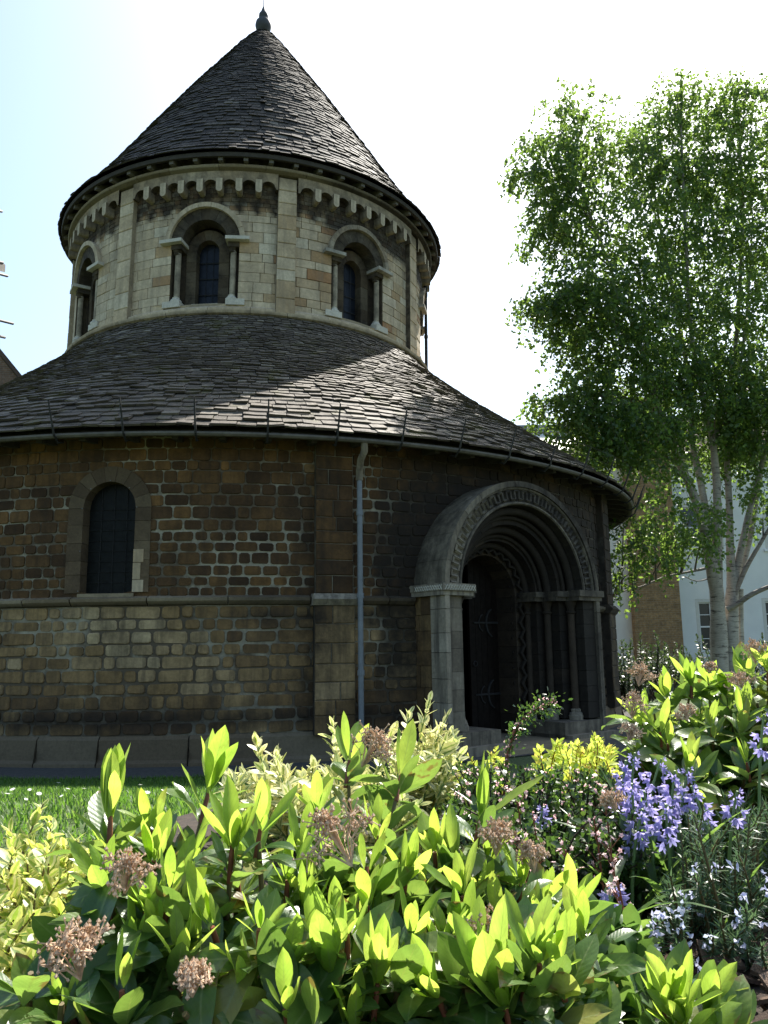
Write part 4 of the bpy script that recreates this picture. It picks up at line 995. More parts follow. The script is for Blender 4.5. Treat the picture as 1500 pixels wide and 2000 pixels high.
for y0, y1, xe in ((402, 413, 3), (505, 513, 5), (528, 539, 14), (620, 632, 25), (652, 659, 9)):
    e1, e0 = at(xe, y1, 20.5), at(-110, y0 - 22, 17.5); mb = MB(); mb.tube([e0, e1], .04, 8); mb.build('pole', M['iron'], sca)
e1, e0 = at(8, 526, 20.6), at(-110, 498, 17.6); mb = MB(); d = e1 - e0
mb.hexa([tuple(e0 + np.array((0, dy, z))) if i in (0, 3) else tuple(e1 + np.array((0, dy, z))) for z in (-.06, .16) for i, dy in ((0, 0), (1, 0), (2, .06), (3, .06))], .5); mb.build('toe_board', M['timber'], sca)
for px in (-20, -95):
    b_ = at(px, 560, 20 if px > -50 else 18); mb = MB(); mb.tube([(b_[0], b_[1], 0), (b_[0], b_[1], 13.5)], .035, 8); mb.build('standard', M['iron'], sca)

# ------------------------------------------------------------------ birch
def birch_mat():
    m, nt, b = new_mat('birch_bark'); co = N(nt, 'ShaderNodeTexCoord').outputs['Object']
    mp = N(nt, 'ShaderNodeMapping'); mp.inputs['Scale'].default_value = (1, 1, 6); nt.links.new(co, mp.inputs[0])
    n = noise(nt, 3, 6, .75, mp.outputs[0]); n2 = noise(nt, 1.4, 4, .6, co); n3 = noise(nt, 9, 5, .7, mp.outputs[0])
    c = ramp(nt, n2, [(.3, (.25, .21, .17)), (.7, (.42, .38, .32))])
    c = mix(nt, ramp(nt, n, [(.54, (0, 0, 0)), (.62, (1, 1, 1))]), c, (.07, .055, .045))
    c = mix(nt, .9, c, ramp(nt, n3, [(.3, (.6, .58, .55)), (.7, (1.1, 1.1, 1.1))]), 'MULTIPLY')
    s = attr(nt, 'soot_dark'); c = mix(nt, s, c, (.09, .065, .05))
    nt.links.new(c, b.inputs['Base Color']); b.inputs['Roughness'].default_value = .75; bump(nt, b, n3, .5, .01); return m
M['birch'] = birch_mat()
tree = thing('birch_tree', 'many-stemmed silver birch in leaf at the right side', 'tree', (0, 0, 0))
TD = 17.0
mb = MB()
def limb(pts, r0, r1, dark=0., n=10):
    P_ = [at(x, y, TD + dz) for x, y, dz in pts]
    # smooth
    Q = []; 
    for i in range(len(P_) - 1):
        for f in (0, .34, .67): 
            a = P_[max(i - 1, 0)]; b = P_[i]; c_ = P_[i + 1]; d = P_[min(i + 2, len(P_) - 1)]
            Q.append(.5 * ((2 * b) + (c_ - a) * f + (2 * a - 5 * b + 4 * c_ - d) * f * f + (3 * b - a - 3 * c_ + d) * f ** 3))
    Q.append(P_[-1]); m = len(Q)
    rr = [.8 * (r0 + (r1 - r0) * i / (m - 1)) * random.uniform(.93, 1.09) for i in range(m)]
    mb.tube(Q, rr, n, .5, dark)
    return Q
LIMBS = []
base_z = at(1405, 1400, TD)
def L_(*a, **k): LIMBS.append(limb(*a, **k))
L_([(1408, 1400, 0), (1406, 1310, 0), (1403, 1220, 0), (1398, 1140, -.1), (1385, 1080, -.15)], .27, .14)
L_([(1428, 1400, .1), (1430, 1300, .1), (1428, 1200, .12), (1432, 1130, .15)], .22, .16)
L_([(1395, 1150, -.1), (1381, 1060, -.2), (1360, 980, -.3), (1330, 910, -.4), (1305, 850, -.5), (1280, 780, -.6), (1245, 660, -.7), (1190, 520, -.9), (1120, 330, -1.)], .14, .03)
L_([(1388, 1090, -.1), (1378, 1000, .0), (1366, 930, .1), (1352, 870, .2), (1350, 780, .3), (1330, 650, .4), (1300, 500, .4), (1270, 330, .4)], .11, .03)
L_([(1402, 1160, -.1), (1402, 1050, -.1), (1400, 950, -.15), (1396, 900, -.2), (1390, 850, -.2), (1376, 790, -.25), (1350, 650, -.3), (1340, 480, -.3), (1330, 250, -.3)], .13, .03)
L_([(1390, 870, -.1), (1410, 820, .1), (1440, 740, .3), (1460, 600, .5), (1470, 420, .6)], .08, .02)
L_([(1430, 1150, .1), (1426, 1070, .2), (1424, 980, .3), (1420, 900, .35), (1420, 800, .4), (1440, 640, .6), (1450, 400, .8), (1440, 200, 1)], .12, .03)
L_([(1432, 1150, .15), (1450, 1060, .2), (1466, 990, .25), (1482, 930, .3), (1510, 820, .4), (1560, 650, .5), (1590, 420, .5)], .11, .03)
L_([(1440, 1140, .2), (1465, 1050, .5), (1480, 960, .8), (1500, 850, 1), (1520, 700, 1.2)], .09, .03)
L_([(1425, 1190, .1), (1452, 1120, .0), (1480, 1070, -.1), (1520, 1010, -.2), (1600, 940, -.3)], .07, .03, dark=.5)
L_([(1420, 1190, -.02), (1440, 1180, -.1), (1470, 1160, -.25), (1520, 1140, -.4), (1600, 1120, -.5)], .085, .05, dark=.35)
L_([(1398, 1105, -.1), (1370, 1112, -.3), (1330, 1120, -.5), (1295, 1128, -.7), (1255, 1145, -.8), (1225, 1152, -.9), (1198, 1165, -1)], .04, .012, dark=.7)
L_([(1385, 1130, -.1), (1360, 1135, -.2), (1335, 1125, -.4)], .02, .008, dark=.7)
L_([(1440, 1400, .2), (1448, 1310, .25), (1446, 1220, .25), (1446, 1150, .2)], .10, .08)
trunk_mb = mb
# crown: clumps of drooping twigs
CL = [  # px, py, dz, radius px, twigs
    (1080, 235, -.9, 40, 26), (1115, 280, -.8, 62, 55), (1160, 240, -.6, 45, 26), (1055, 330, -.9, 50, 40), (1030, 345, -1, 30, 14), (1120, 390, -.8, 75, 75), (1070, 450, -.8, 45, 36), (1090, 420, -.5, 50, 36),
    (1180, 320, -.4, 70, 66), (1215, 300, -.2, 50, 34), (1230, 420, -.4, 95, 110), (1290, 250, 0, 58, 44), (1320, 190, 0, 45, 28), (1350, 240, .2, 70, 66), (1300, 340, 0, 80, 84), (1410, 225, .3, 62, 56), (1450, 200, .4, 45, 28), (1490, 240, .4, 60, 50), (1335, 150, .1, 24, 7), (1300, 165, 0, 22, 8), (1430, 165, .3, 26, 10), (1490, 185, .4, 30, 14), (1090, 195, -.8, 22, 8), (1150, 205, -.7, 20, 6), (1550, 230, .5, 70, 40),
    (1380, 340, .2, 95, 110), (1460, 350, .4, 95, 105), (1540, 360, .5, 95, 70), (1330, 470, 0, 100, 120), (1430, 470, .2, 105, 130), (1530, 490, .3, 105, 90), (1160, 500, -.6, 70, 66), (1230, 540, -.5, 85, 92),
    (1080, 590, -.9, 42, 34), (1045, 610, -1, 26, 12), (1120, 570, -.8, 55, 50), (1170, 610, -.7, 75, 74), (1110, 660, -.8, 45, 32), (1180, 700, -.6, 65, 56), (1250, 650, -.5, 85, 80), (1330, 600, -.2, 90, 100), (1420, 600, .1, 105, 125), (1520, 620, .2, 105, 95),
    (1240, 740, -.6, 70, 55), (1140, 770, -.8, 48, 42), (1085, 785, -.9, 30, 18), (1060, 780, -.9, 18, 7), (1180, 820, -.8, 62, 66), (1130, 840, -.9, 42, 28), (1240, 830, -.7, 60, 60), (1210, 880, -.8, 42, 34), (1300, 750, -.4, 60, 34), (1300, 850, -.5, 45, 30), (1260, 900, -.7, 32, 16),
    (1390, 710, -.1, 80, 70), (1350, 780, 0, 60, 50), (1410, 850, .2, 50, 36), (1330, 720, -.2, 60, 40), (1440, 800, .3, 55, 40), (1285, 860, -.4, 42, 30), (1470, 740, .1, 90, 95), (1540, 760, .2, 90, 70), (1400, 800, -.4, 45, 18), (1450, 860, .2, 55, 44), (1500, 880, .2, 60, 50), (1480, 780, -.4, 60, 50),
    (1310, 920, -.6, 30, 20), (1300, 965, -.6, 24, 14), (1390, 900, .3, 30, 10), (1480, 960, .1, 38, 20),
    (1350, 1000, -.6, 36, 24), (1330, 1035, -.7, 42, 34), (1375, 1040, -.4, 30, 18), (1280, 1010, -.8, 45, 32), (1260, 1050, -.9, 48, 36), (1225, 1075, -1, 34, 24), (1230, 1120, -1, 28, 18), (1300, 1090, -.8, 36, 18), (1210, 1140, -1, 16, 8), (1355, 1075, -.5, 26, 14), (1490, 1010, .0, 30, 12), (1220, 1010, -1, 28, 14)]
PB, PD, PNn, PL = [], [], [], []
for px, py, dz, rp, nt_ in CL:
    c_ = at(px, py, TD + dz * 1.6); r = rp / F_PX * TD
    dn_ = rng.uniform(.85, 1.8) * (.5 if py > 880 and px < 1345 else .75 if py > 900 else 1.4 if py > 600 else 1.2 if py > 300 else 1.) * (1.05 if py < 300 else 1.)
    for _ in range(int(nt_ * dn_)):
        u = rng.normal(size=3); u /= np.linalg.norm(u); s_ = c_ + u * r * rng.random() ** .6 * np.array((1.1, 1.3, 1.1))
        d0 = np.array((u[0] * .6, u[1] * .6, .1 + rng.uniform(-.4, .5))); ln = rng.uniform(.35, .8); q = s_.copy(); pts = [q.copy()]; m_ = 9
        for i in range(m_):
            d0 = unit(d0 + np.array((rng.normal() * .15, rng.normal() * .15, -.22))); q = q + d0 * ln / m_; pts.append(q.copy())
        if rng.random() < .3: mb.tube(pts[::3], [.007, .005, .003, .002], 3, .5, .85, cap=False)
        for i in range(1, m_ + 1):
            for _k in range(2):
                PB.append(pts[i] + rng.normal(size=3) * .04); hd = rng.normal(size=3); PD.append(unit(np.array((hd[0] * .7, hd[1] * .7, -.55 + hd[2] * .45)))); PNn.append(rng.normal(size=3) + np.array((0, 0, .5))); PL.append(rng.uniform(.06, .11))
# thin branches linking the clumps to the nearest stem
allQ = np.concatenate([np.array(q) for q in LIMBS])
for px, py, dz, rp, nt_ in CL:
    c_ = at(px, py, TD + dz * 1.6)
    dd = np.linalg.norm(allQ - c_ + np.array((0, 0, .6)), axis=1) + 3 * (allQ[:, 2] > c_[2]); j = allQ[dd.argmin()]
    md = (j + c_) / 2 + np.array((0, 0, .15 * np.linalg.norm(j - c_)))
    mb.tube([j, (j * .45 + md * .55), md * .6 + c_ * .4, c_], [.024, .018, .012, .005], 5, .5, .85, cap=False)
mb.build('trunk', M['birch'], tree, True)
PB = np.array(PB); n = len(PB); PL = np.array(PL)
V, F, A = leaves(PB, np.array(PD), np.array(PNn), PL, PL * .72, rng.uniform(-.6, .6, n), rng.uniform(-.3, .5, n), 'oval', 2, 2)
np_mesh('crown', V, F, M['birchleaf'], tree, attrs=[('leafuv', A)])

# ------------------------------------------------------------------ planting helpers
class Plant:
    def __init__(s): s.d = {}
    def add(s, part, V, F, A):
        l = s.d.setdefault(part, [[], [], [], 0]); l[0].append(V); l[1].append(F + l[3]); l[2].append(A); l[3] += len(V)
    def build(s, part, mat, parent, smooth=True):
        if part not in s.d: return
        l = s.d[part]; return np_mesh(part, np.concatenate(l[0]), np.concatenate(l[1]), mat, parent, attrs=[('leafuv', np.concatenate(l[2]))], smooth=smooth)
def frame(ax):
    ax = unit(np.asarray(ax, float)); u = np.cross(ax, (0, 1, .01)); u = unit(u) if np.linalg.norm(u) > .05 else np.array((1., 0, 0)); return ax, u, np.cross(ax, u)
def whorl(pl, part, p, ax, n, L, tilt, W, curl, fold, kind='skimmia', nu=8, nv=4, ph=None, spread=.006, wave=.05):
    ax, u, v = frame(ax); ph = rng.uniform(0, 6.28) if ph is None else ph
    a = ph + np.arange(n) * 2.4 + rng.normal(size=n) * .2
    rad = np.cos(a)[:, None] * u + np.sin(a)[:, None] * v
    ti = np.radians(rng.normal(tilt[0], tilt[1], n))[:, None]
    D = ax * np.cos(ti) + rad * np.sin(ti); Nn = ax * np.sin(ti) - rad * np.cos(ti); Nn = Nn + rng.normal(size=(n, 3)) * .28
    Ls = L * rng.uniform(.6, 1.2, n)
    V, F, A = leaves(np.asarray(p) + rad * .004 + ax * rng.uniform(-spread, spread, n)[:, None], D, Nn, Ls, Ls * W * rng.uniform(.88, 1.12, n), rng.normal(curl[0], curl[1], n), fold, kind, nu, nv, wave)
    pl.add(part, V, F, A)
def seed_head(c, r, parent, up=(0, 0, 1), dens=1.):
    mb = MB(); ax, u, v = frame(up); c = np.asarray(c)
    for i in range(int(24 * dens)):
        a, b = rng.uniform(0, 6.28), rng.uniform(0, 1.25); d = ax * math.cos(b) + (u * math.cos(a) + v * math.sin(a)) * math.sin(b); e = c + d * r * rng.uniform(.7, 1.1)
        mb.tube([c - ax * r * .4, c + d * r * .4, e], [.0009, .0007, .0005], 3, cap=False)
        for _ in range(8):
            q = e + rng.normal(size=3) * r * .17; s_ = rng.uniform(.0013, .0026)
            P8 = [q + np.array(o) * s_ for o in ((1, 0, 0), (0, 1, 0), (-1, 0, 0), (0, -1, 0))]
            for k in range(4):
                mb.face([P8[k], P8[(k + 1) % 4], q + (0, 0, s_ * 1.3)]); mb.face([P8[(k + 1) % 4], P8[k], q - np.array((0, 0, s_ * 1.1))])
            mb.tube([e, q], .0007, 3, cap=False)
    return mb.build('seed_head', M['seed'], parent)
def skimmia(label, root, shoots, heads, fill, Lold=.08, seedn=None):
    t = thing('skimmia_shrub', label, 'shrub', root, group='skimmia shrubs in the bed'); root = np.asarray(root, float); pl = Plant(); st = MB()
    def loc(p): return np.asarray(p) - root
    for x, y, d, Ly, ny, tilt in shoots + fill:
        p = loc(at(x, y, d)); bend = np.array((p[0] * .35, p[1] * .35, 0))
        r0 = np.array((rng.normal() * .06 + p[0] * .35, rng.normal() * .06 + p[1] * .35, 0)); mid = (p + r0) / 2 + np.array((p[0] * .18, p[1] * .1, 0))
        q = [r0 * (1 - f) ** 2 + 2 * mid * f * (1 - f) + p * f * f for f in np.linspace(0, 1, 7)]
        st.tube(q, np.linspace(.0055, .0028, 7), 6); ax = unit(q[-1] - q[-2]) * .7 + np.array((0, 0, .5)) + rng.normal(size=3) * .12; ax = unit(ax)
        if ny:
            tip = p + ax * .012; st.tube([p - ax * .03, p, tip], [.0033, .0032, .0025], 6, m=1)
            whorl(pl, 'young_leaves', tip, ax, ny + 1, Ly * .92, (tilt, 9), .285, (-.15, .25), .28, ph=None)
            whorl(pl, 'old_leaves', p - ax * .014, ax, 3, Lold * .72, (48, 12), .34, (.3, .3), .22)
            if ny > 3: whorl(pl, 'young_leaves', tip, ax, 2, Ly * .5, (tilt * .5, 6), .32, (-.1, .1), .35)
        # older whorls
        dist = .025
        for w_ in range(4 if ny else 3):
            b = p - ax * dist if w_ == 0 else q[-1] + (q[-2] - q[-1]) * min(1, dist / (np.linalg.norm(q[-2] - q[-1]) + 1e-6)) if dist < np.linalg.norm(q[-2] - q[-1]) else q[-2] + (q[-3] - q[-2]) * min(1, (dist - np.linalg.norm(q[-2] - q[-1])) / (np.linalg.norm(q[-3] - q[-2]) + 1e-6))
            whorl(pl, 'old_leaves', b, ax, int(rng.integers(4, 7)), Lold * rng.uniform(.85, 1.15), (58 + 13 * w_, 18), .4, (.4, .55), .22, wave=.09)
            dist += rng.uniform(.035, .06)
    pl.build('young_leaves', M['young'], t); pl.build('old_leaves', M['old'], t)
    st.build('stems', [M['stem'], M['stem_red']], t, True)
    for x, y, d, r in heads: seed_head(loc(at(x, y, d - .05)), r * 1.15, t, rng.normal(size=3) * .25 + np.array((0, 0, 1)))
    return t
def rt(px, d, dy=.12):
    p = at(px, 1700, d + dy); return (p[0], p[1], gz(p[0], p[1]))
def fillr(n, x, y, d): return [(rng.uniform(*x), rng.uniform(*y), rng.uniform(*d), rng.uniform(.04, .062), int(rng.choice((0, 0, 3, 4))), 28) for _ in range(int(n * 1.15))]
skimmia('large dark-leaved skimmia with upright lime shoots at lower left', rt(330, .98), [
    (215, 1615, .98, .085, 5, 13), (298, 1640, 1.0, .062, 6, 22), (404, 1560, 1.08, .092, 6, 24), (452, 1672, .93, .075, 6, 26), (505, 1640, .98, .07, 4, 40), (262, 1882, .86, .06, 4, 22), (345, 1905, .85, .06, 5, 26), (212, 1760, .92, .06, 4, 24),
    (150, 1850, .84, .05, 0, 24), (60, 1900, .82, .05, 0, 24), (330, 1760, .9, .05, 4, 26), (400, 1770, .92, .05, 0, 26), (300, 1700, .95, .055, 4, 26), (420, 1830, .86, .06, 3, 25), (240, 1960, .8, .05, 3, 24), (120, 1960, .8, .05, 0, 24), (360, 1980, .8, .05, 0, 24), (370, 1690, .98, .06, 4, 25), (560, 1740, 1.0, .06, 4, 28)],
    [(245, 1725, .88, .022), (150, 1890, .80, .027), (375, 1930, .8, .016)],
    fillr(16, (80, 520), (1800, 2050), (.82, .98)) + fillr(10, (180, 480), (1690, 1850), (.95, 1.08)))
skimmia('skimmia with lime rosettes and tan seed heads at bottom centre', rt(700, 1.0), [
    (560, 1905, .86, .062, 5, 24), (648, 1915, .86, .085, 6, 22), (735, 1945, .86, .075, 6, 22), (655, 1835, .95, .06, 5, 24), (480, 1965, .84, .05, 4, 25), (600, 1800, .98, .055, 4, 28), (640, 1700, 1.05, .06, 4, 28), (735, 1650, 1.1, .055, 5, 26), (790, 1740, 1.02, .065, 5, 24), (590, 1690, 1.05, .06, 5, 24), (720, 1790, .98, .06, 4, 26), (800, 1850, .92, .06, 4, 26), (560, 1990, .8, .05, 4, 24), (680, 1500, 1.3, .08, 3, 30), (780, 1530, 1.25, .09, 3, 25), (620, 1600, 1.15, .06, 4, 30), (850, 1680, 1.1, .06, 5, 26)],
    [(672, 1665, .96, .036),  (715, 1480, 1.3, .034), (530, 1900, .92, .018)],
    fillr(18, (480, 860), (1830, 2050), (.83, 1.0)) + fillr(14, (560, 860), (1660, 1850), (1.02, 1.2)))
skimmia('skimmia with tall pointed lime shoots right of bottom centre', rt(960, 1.02), [
    (935, 1615, 1.1, .088, 4, 22), (908, 1770, 1.0, .062, 5, 22), (882, 1700, 1.08, .06, 4, 26), (1015, 1745, 1.08, .075, 5, 24), (958, 1965, .86, .105, 6, 20), (990, 1985, .84, .07, 5, 26), (870, 1870, .95, .06, 5, 24), (905, 1860, .95, .06, 4, 28), (1115, 1790, 1.1, .07, 5, 24), (1140, 1850, 1.02, .06, 4, 30), (1060, 1830, 1.02, .055, 3, 30), (1070, 1960, .88, .06, 0, 30), (860, 1960, .86, .06, 4, 26), (1180, 1830, 1.1, .06, 0, 30), (980, 1830, 1.0, .055, 4, 28), (950, 1700, 1.1, .05, 4, 28)],
    [(970, 1655, 1.1, .024), (1040, 1690, 1.1, .019), (955, 1850, .95, .028), (1200, 1575, 1.5, .02)],
    fillr(20, (850, 1190), (1840, 2050), (.84, 1.02)) + fillr(10, (850, 1080), (1730, 1880), (1.02, 1.18)))
skimmia('small skimmia with lime rosettes beside the bark mulch at lower right', rt(1340, .98), [
    (1325, 1985, .98, .085, 6, 24), (1300, 1995, .96, .06, 5, 24), (1372, 1985, 1.0, .07, 5, 28), (1345, 2010, .95, .06, 5, 24)], [], fillr(5, (1280, 1400), (2000, 2080), (.92, 1.02)), .08)
skimmia('tall skimmia with tan seed heads beside the birch trunk', rt(1390, 1.95, .25), [
    (1350, 1345, 2.0, .085, 5, 26), (1305, 1370, 2.0, .07, 4, 30), (1385, 1345, 2.05, .075, 5, 28), (1255, 1420, 1.9, .08, 4, 35), (1240, 1400, 1.95, .06, 3, 30), (1420, 1370, 2.0, .08, 5, 30), (1460, 1330, 1.95, .075, 5, 30), (1500, 1320, 1.9, .08, 5, 28), (1290, 1440, 1.85, .08, 3, 35), (1340, 1430, 1.85, .08, 0, 35), (1390, 1430, 1.85, .08, 3, 35), (1450, 1420, 1.8, .08, 3, 35), (1490, 1440, 1.75, .08, 0, 35), (1345, 1510, 1.7, .07, 5, 25), (1280, 1500, 1.85, .07, 0, 30), (1400, 1510, 1.75, .07, 0, 30), (1460, 1500, 1.7, .07, 3, 30), (1540, 1400, 1.8, .07, 4, 30)],
    [(1250, 1330, 1.95, .03), (1235, 1390, 1.9, .032), (1455, 1345, 1.9, .03), (1475, 1285, 1.95, .03), (1340, 1400, 1.85, .02), (1385, 1310, 2.0, .016), (1230, 1440, 1.85, .022)],
    fillr(34, (1230, 1540), (1430, 1640), (1.7, 2.15)) + fillr(16, (1260, 1540), (1370, 1480), (1.9, 2.2)), .095)

def bush(label, cat, name, root, tips, leafp, mats, parts=('foliage', 'stems'), n_leaf=30, L=.03, W=.5, kind='oval', nu=4, nv=2, along=(.25, 1.), r=.004, opp=True, tilt=(50, 15), curl=(.2, .3), fold=.15, group=None, arch=.12, jit=.0, rootspread=.15, grow=.0):
    t = thing(name, label, cat, root, group); root = np.asarray(root, float); pl = Plant(); st = MB()
    Bs, Ds, Ns, Ls = [], [], [], []
    for tip in tips:
        p = np.asarray(tip) - root; r0 = np.array((p[0] * rootspread * 4 + rng.normal() * .03, p[1] * rootspread * 4 + rng.normal() * .03, min(0, p[2] - .1))); r0[2] = 0 if p[2] > .12 else p[2] - .12
        mid = (p + r0) / 2 + np.array((rng.normal() * arch, rng.normal() * arch, arch * .5)) * np.linalg.norm(p - r0)
        q = np.array([r0 * (1 - f) ** 2 + 2 * mid * f * (1 - f) + p * f * f for f in np.linspace(0, 1, 9)])
        st.tube(q, np.linspace(r, r * .35, 9), 4, cap=False)
        m = int(n_leaf * rng.uniform(.8, 1.2)); f = along[0] + (along[1] - along[0]) * (np.arange(m) / m) ** .9
        for i, ff in enumerate(f):
            j = min(7, int(ff * 8)); c_ = q[j] + (q[j + 1] - q[j]) * (ff * 8 - j); ax, u, v = frame(q[j + 1] - q[j])
            a = (i // 2) * 1.57 + (math.pi if i % 2 else 0) + rng.normal() * .25 if opp else i * 2.4 + rng.normal() * .3
            rad = u * math.cos(a) + v * math.sin(a); ti = R_(rng.normal(*tilt) * (1 if ff < .9 else .6)); Bs.append(c_ + rng.normal(size=3) * jit); Ds.append(ax * math.cos(ti) + rad * math.sin(ti)); Ns.append(ax * math.sin(ti) - rad * math.cos(ti) + rng.normal(size=3) * .3); Ls.append(L * rng.uniform(.65, 1.2) * (1 if ff < .92 else .75))
    Ls = np.array(Ls); n = len(Ls)
    V, F, A = leaves(np.array(Bs), np.array(Ds), np.array(Ns), Ls, Ls * W, rng.normal(curl[0], curl[1], n), fold, kind, nu, nv); pl.add(parts[0], V, F, A)
    pl.build(parts[0], mats[0], t); st.build(parts[1], mats[1], t, True)
    return t
def tipsr(n, x, y, d): return [at(rng.uniform(*x), rng.uniform(*y), rng.uniform(*d)) for _ in range(n)]
# euonymus, golden, left edge
tp = [at(85, 1570, 1.6), at(60, 1640, 1.55), at(110, 1650, 1.6), at(40, 1700, 1.5), at(140, 1690, 1.6)] + tipsr(80, (-30, 210), (1650, 1830), (1.25, 1.65)) + tipsr(60, (-40, 180), (1780, 1960), (.98, 1.3)) + [at(150, 1640, 1.6), at(20, 1620, 1.6), at(100, 1600, 1.62)]
tp = [p for p in tp]
bush('golden variegated euonymus at the lower left edge by the lawn', 'shrub', 'euonymus_shrub', rt(60, 1.45), tp, None, (M['euo_y'], M['stem']), n_leaf=30, L=.033, W=.48, along=(.35, 1))
tp = [at(650, 1408, 2.2), at(655, 1440, 2.2), at(840, 1365, 2.3), at(875, 1395, 2.3), at(800, 1390, 2.3), at(860, 1430, 2.3), at(500, 1440, 2.2), at(540, 1470, 2.2)] + tipsr(75, (440, 700), (1490, 1600), (2.0, 2.5)) + tipsr(50, (760, 900), (1420, 1560), (2.1, 2.5)) + tipsr(40, (560, 860), (1540, 1680), (1.9, 2.2))
bush('cream and green variegated euonymus in front of the downpipe', 'shrub', 'euonymus_shrub', rt(680, 2.2), tp, None, (M['euo'], M['stem_green']), n_leaf=26, L=.043, W=.45, along=(.4, 1))
# golden spiraea
tp = tipsr(70, (1030, 1205), (1450, 1560), (2.6, 3.1)) + tipsr(12, (1090, 1190), (1430, 1470), (2.7, 3.0))
bush('lime yellow spiraea below the right doorway columns', 'shrub', 'spiraea_shrub', rt(1120, 2.9), tp, None, (M['spir'], M['stem_red']), n_leaf=34, L=.034, W=.42, opp=False, tilt=(55, 15), along=(.3, 1))
tp = tipsr(26, (880, 990), (1462, 1540), (2.6, 2.9))
bush('low lime yellow spiraea tuft below the open doorway', 'shrub', 'spiraea_shrub', rt(935, 2.8), tp, None, (M['spir'], M['stem_red']), n_leaf=28, L=.03, W=.42, opp=False, along=(.35, 1))
# cotoneaster: dark, with one arching shoot
tp = tipsr(220, (880, 1260), (1490, 1620), (1.85, 2.4)) + tipsr(260, (880, 1270), (1570, 1790), (1.5, 1.9))
cot = bush('dark small-leaved cotoneaster with one tall arching shoot before the door', 'shrub', 'cotoneaster_shrub', rt(1060, 2.05), tp, None, (M['coto'], M['stem_dark']), n_leaf=52, L=.018, W=.62, nu=2, opp=True, along=(.2, 1), arch=.25, jit=.006, rootspread=.2)
root = np.array(cot.location)
q = np.array([at(985, 1560, 2.2), at(990, 1480, 2.2), at(1004, 1430, 2.2), at(1025, 1400, 2.2), at(1055, 1380, 2.2), at(1085, 1368, 2.2)]) - root
mb = MB(); mb.tube(q, [.005, .0045, .004, .003, .002, .001], 5); mb.build('arching_shoot', M['stem_red'], cot, True)
Bs, Ds = [], []
for i in range(420):
    f = rng.random() ** .7 * 4.99; j = int(f); c_ = q[j] + (q[j + 1] - q[j]) * (f - j); o = rng.normal(size=3) * (.004 + .012 * min(1, f / 3)); Bs.append(c_ + o); Ds.append(o * 40 + (q[j + 1] - q[j]) * 6 + rng.normal(size=3) * .5)
n = len(Bs); V, F, A = leaves(np.array(Bs), np.array(Ds), rng.normal(size=(n, 3)), rng.uniform(.009, .015, n), rng.uniform(.005, .008, n), .2, .2, 'oval', 3, 2); np_mesh('shoot_leaves', V, F, M['coto'], cot, attrs=[('leafuv', A)])
# pink buds over the cotoneaster
bm = []
Bs = []
for i in range(520):
    Bs.append(at(rng.uniform(890, 1260), rng.uniform(1500, 1790), rng.uniform(1.7, 2.1)) - root)
for i in range(60):
    f = rng.uniform(0, 4.9); j = int(f); Bs.append(q[j] + (q[j + 1] - q[j]) * (f - j) + rng.normal(size=3) * .008)
Bs = np.repeat(np.array(Bs), 4, 0) ; n = len(Bs); V, F, A = leaves(Bs + rng.normal(size=(n, 3)) * .001, rng.normal(size=(n, 3)), rng.normal(size=(n, 3)), .0045, .0045, .5, .2, 'oval', 2, 1); np_mesh('buds', V, F, M['pink'], cot, attrs=[('leafuv', A)])
# rosemary with pale blue flowers
tp = tipsr(60, (1330, 1500), (1570, 1720), (1.35, 1.7)) + tipsr(60, (1270, 1520), (1700, 1860), (1.25, 1.55)) + tipsr(16, (1400, 1500), (1540, 1600), (1.5, 1.7))
ros = bush('feathery rosemary with pale blue flowers at right', 'shrub', 'rosemary_shrub', rt(1390, 1.5), tp, None, (M['rose'], M['stem']), n_leaf=70, L=.022, W=.11, kind='needle', nu=2, nv=1, opp=False, along=(.3, 1), tilt=(45, 12))
root = np.array(ros.location); Bs = np.array([at(rng.uniform(1270, 1500), rng.uniform(1690, 1890), rng.uniform(1.2, 1.4)) for _ in range(22)] + [at(rng.uniform(1270, 1340), rng.uniform(1770, 1870), 1.25) for _ in range(14)]) - root
Bs = np.repeat(Bs, 6, 0); n = len(Bs); V, F, A = leaves(Bs + rng.normal(size=(n, 3)) * .003, rng.normal(size=(n, 3)) + np.array((0, -.3, .2)), rng.normal(size=(n, 3)), rng.uniform(.007, .012, n), .006, .6, .2, 'oval', 2, 2); np_mesh('flowers', V, F, M['pale_blue'], ros, attrs=[('leafuv', A)])
# low hardy geranium / ground cover leaves
tp = tipsr(46, (1150, 1290), (1890, 1990), (.98, 1.2)) + tipsr(40, (1060, 1260), (1800, 1900), (1.2, 1.45))
bush('low lobed-leaved plant below the bluebells', 'plant', 'geranium_plant', rt(1210, 1.15), tp, None, (M['strap'], M['stem_green']), n_leaf=7, L=.05, W=.7, along=(.85, 1), tilt=(70, 15), opp=False)
# dark bushes by the white house
for i, (px, d, hgt, wd, lb) in enumerate(((1225, 17, 1.5, .9, 'dark leafy bush between the church and the brick chimney breast'), (1290, 20, 1.3, 1.6, 'dark low bush at the foot of the brick chimney breast'), (1475, 19, 1.5, 1.2, 'dark bush at the house wall right of the birch trunk'), (1380, 21, 1.0, 1.0, 'small dark bush under the sash window'))):
    b_ = at(px, 1300, d); tp = [b_ * (1, 1, 0) + np.array((rng.normal() * wd * .5, rng.normal() * wd * .4, hgt * rng.uniform(.35, 1.05))) for _ in range(60)]
    bush(lb, 'bush', 'garden_bush', (b_[0], b_[1], 0), tp, None, (M['darkleaf'], M['stem_dark']), n_leaf=36, L=.1, W=.5, nu=2, along=(.3, 1), opp=False, r=.012)

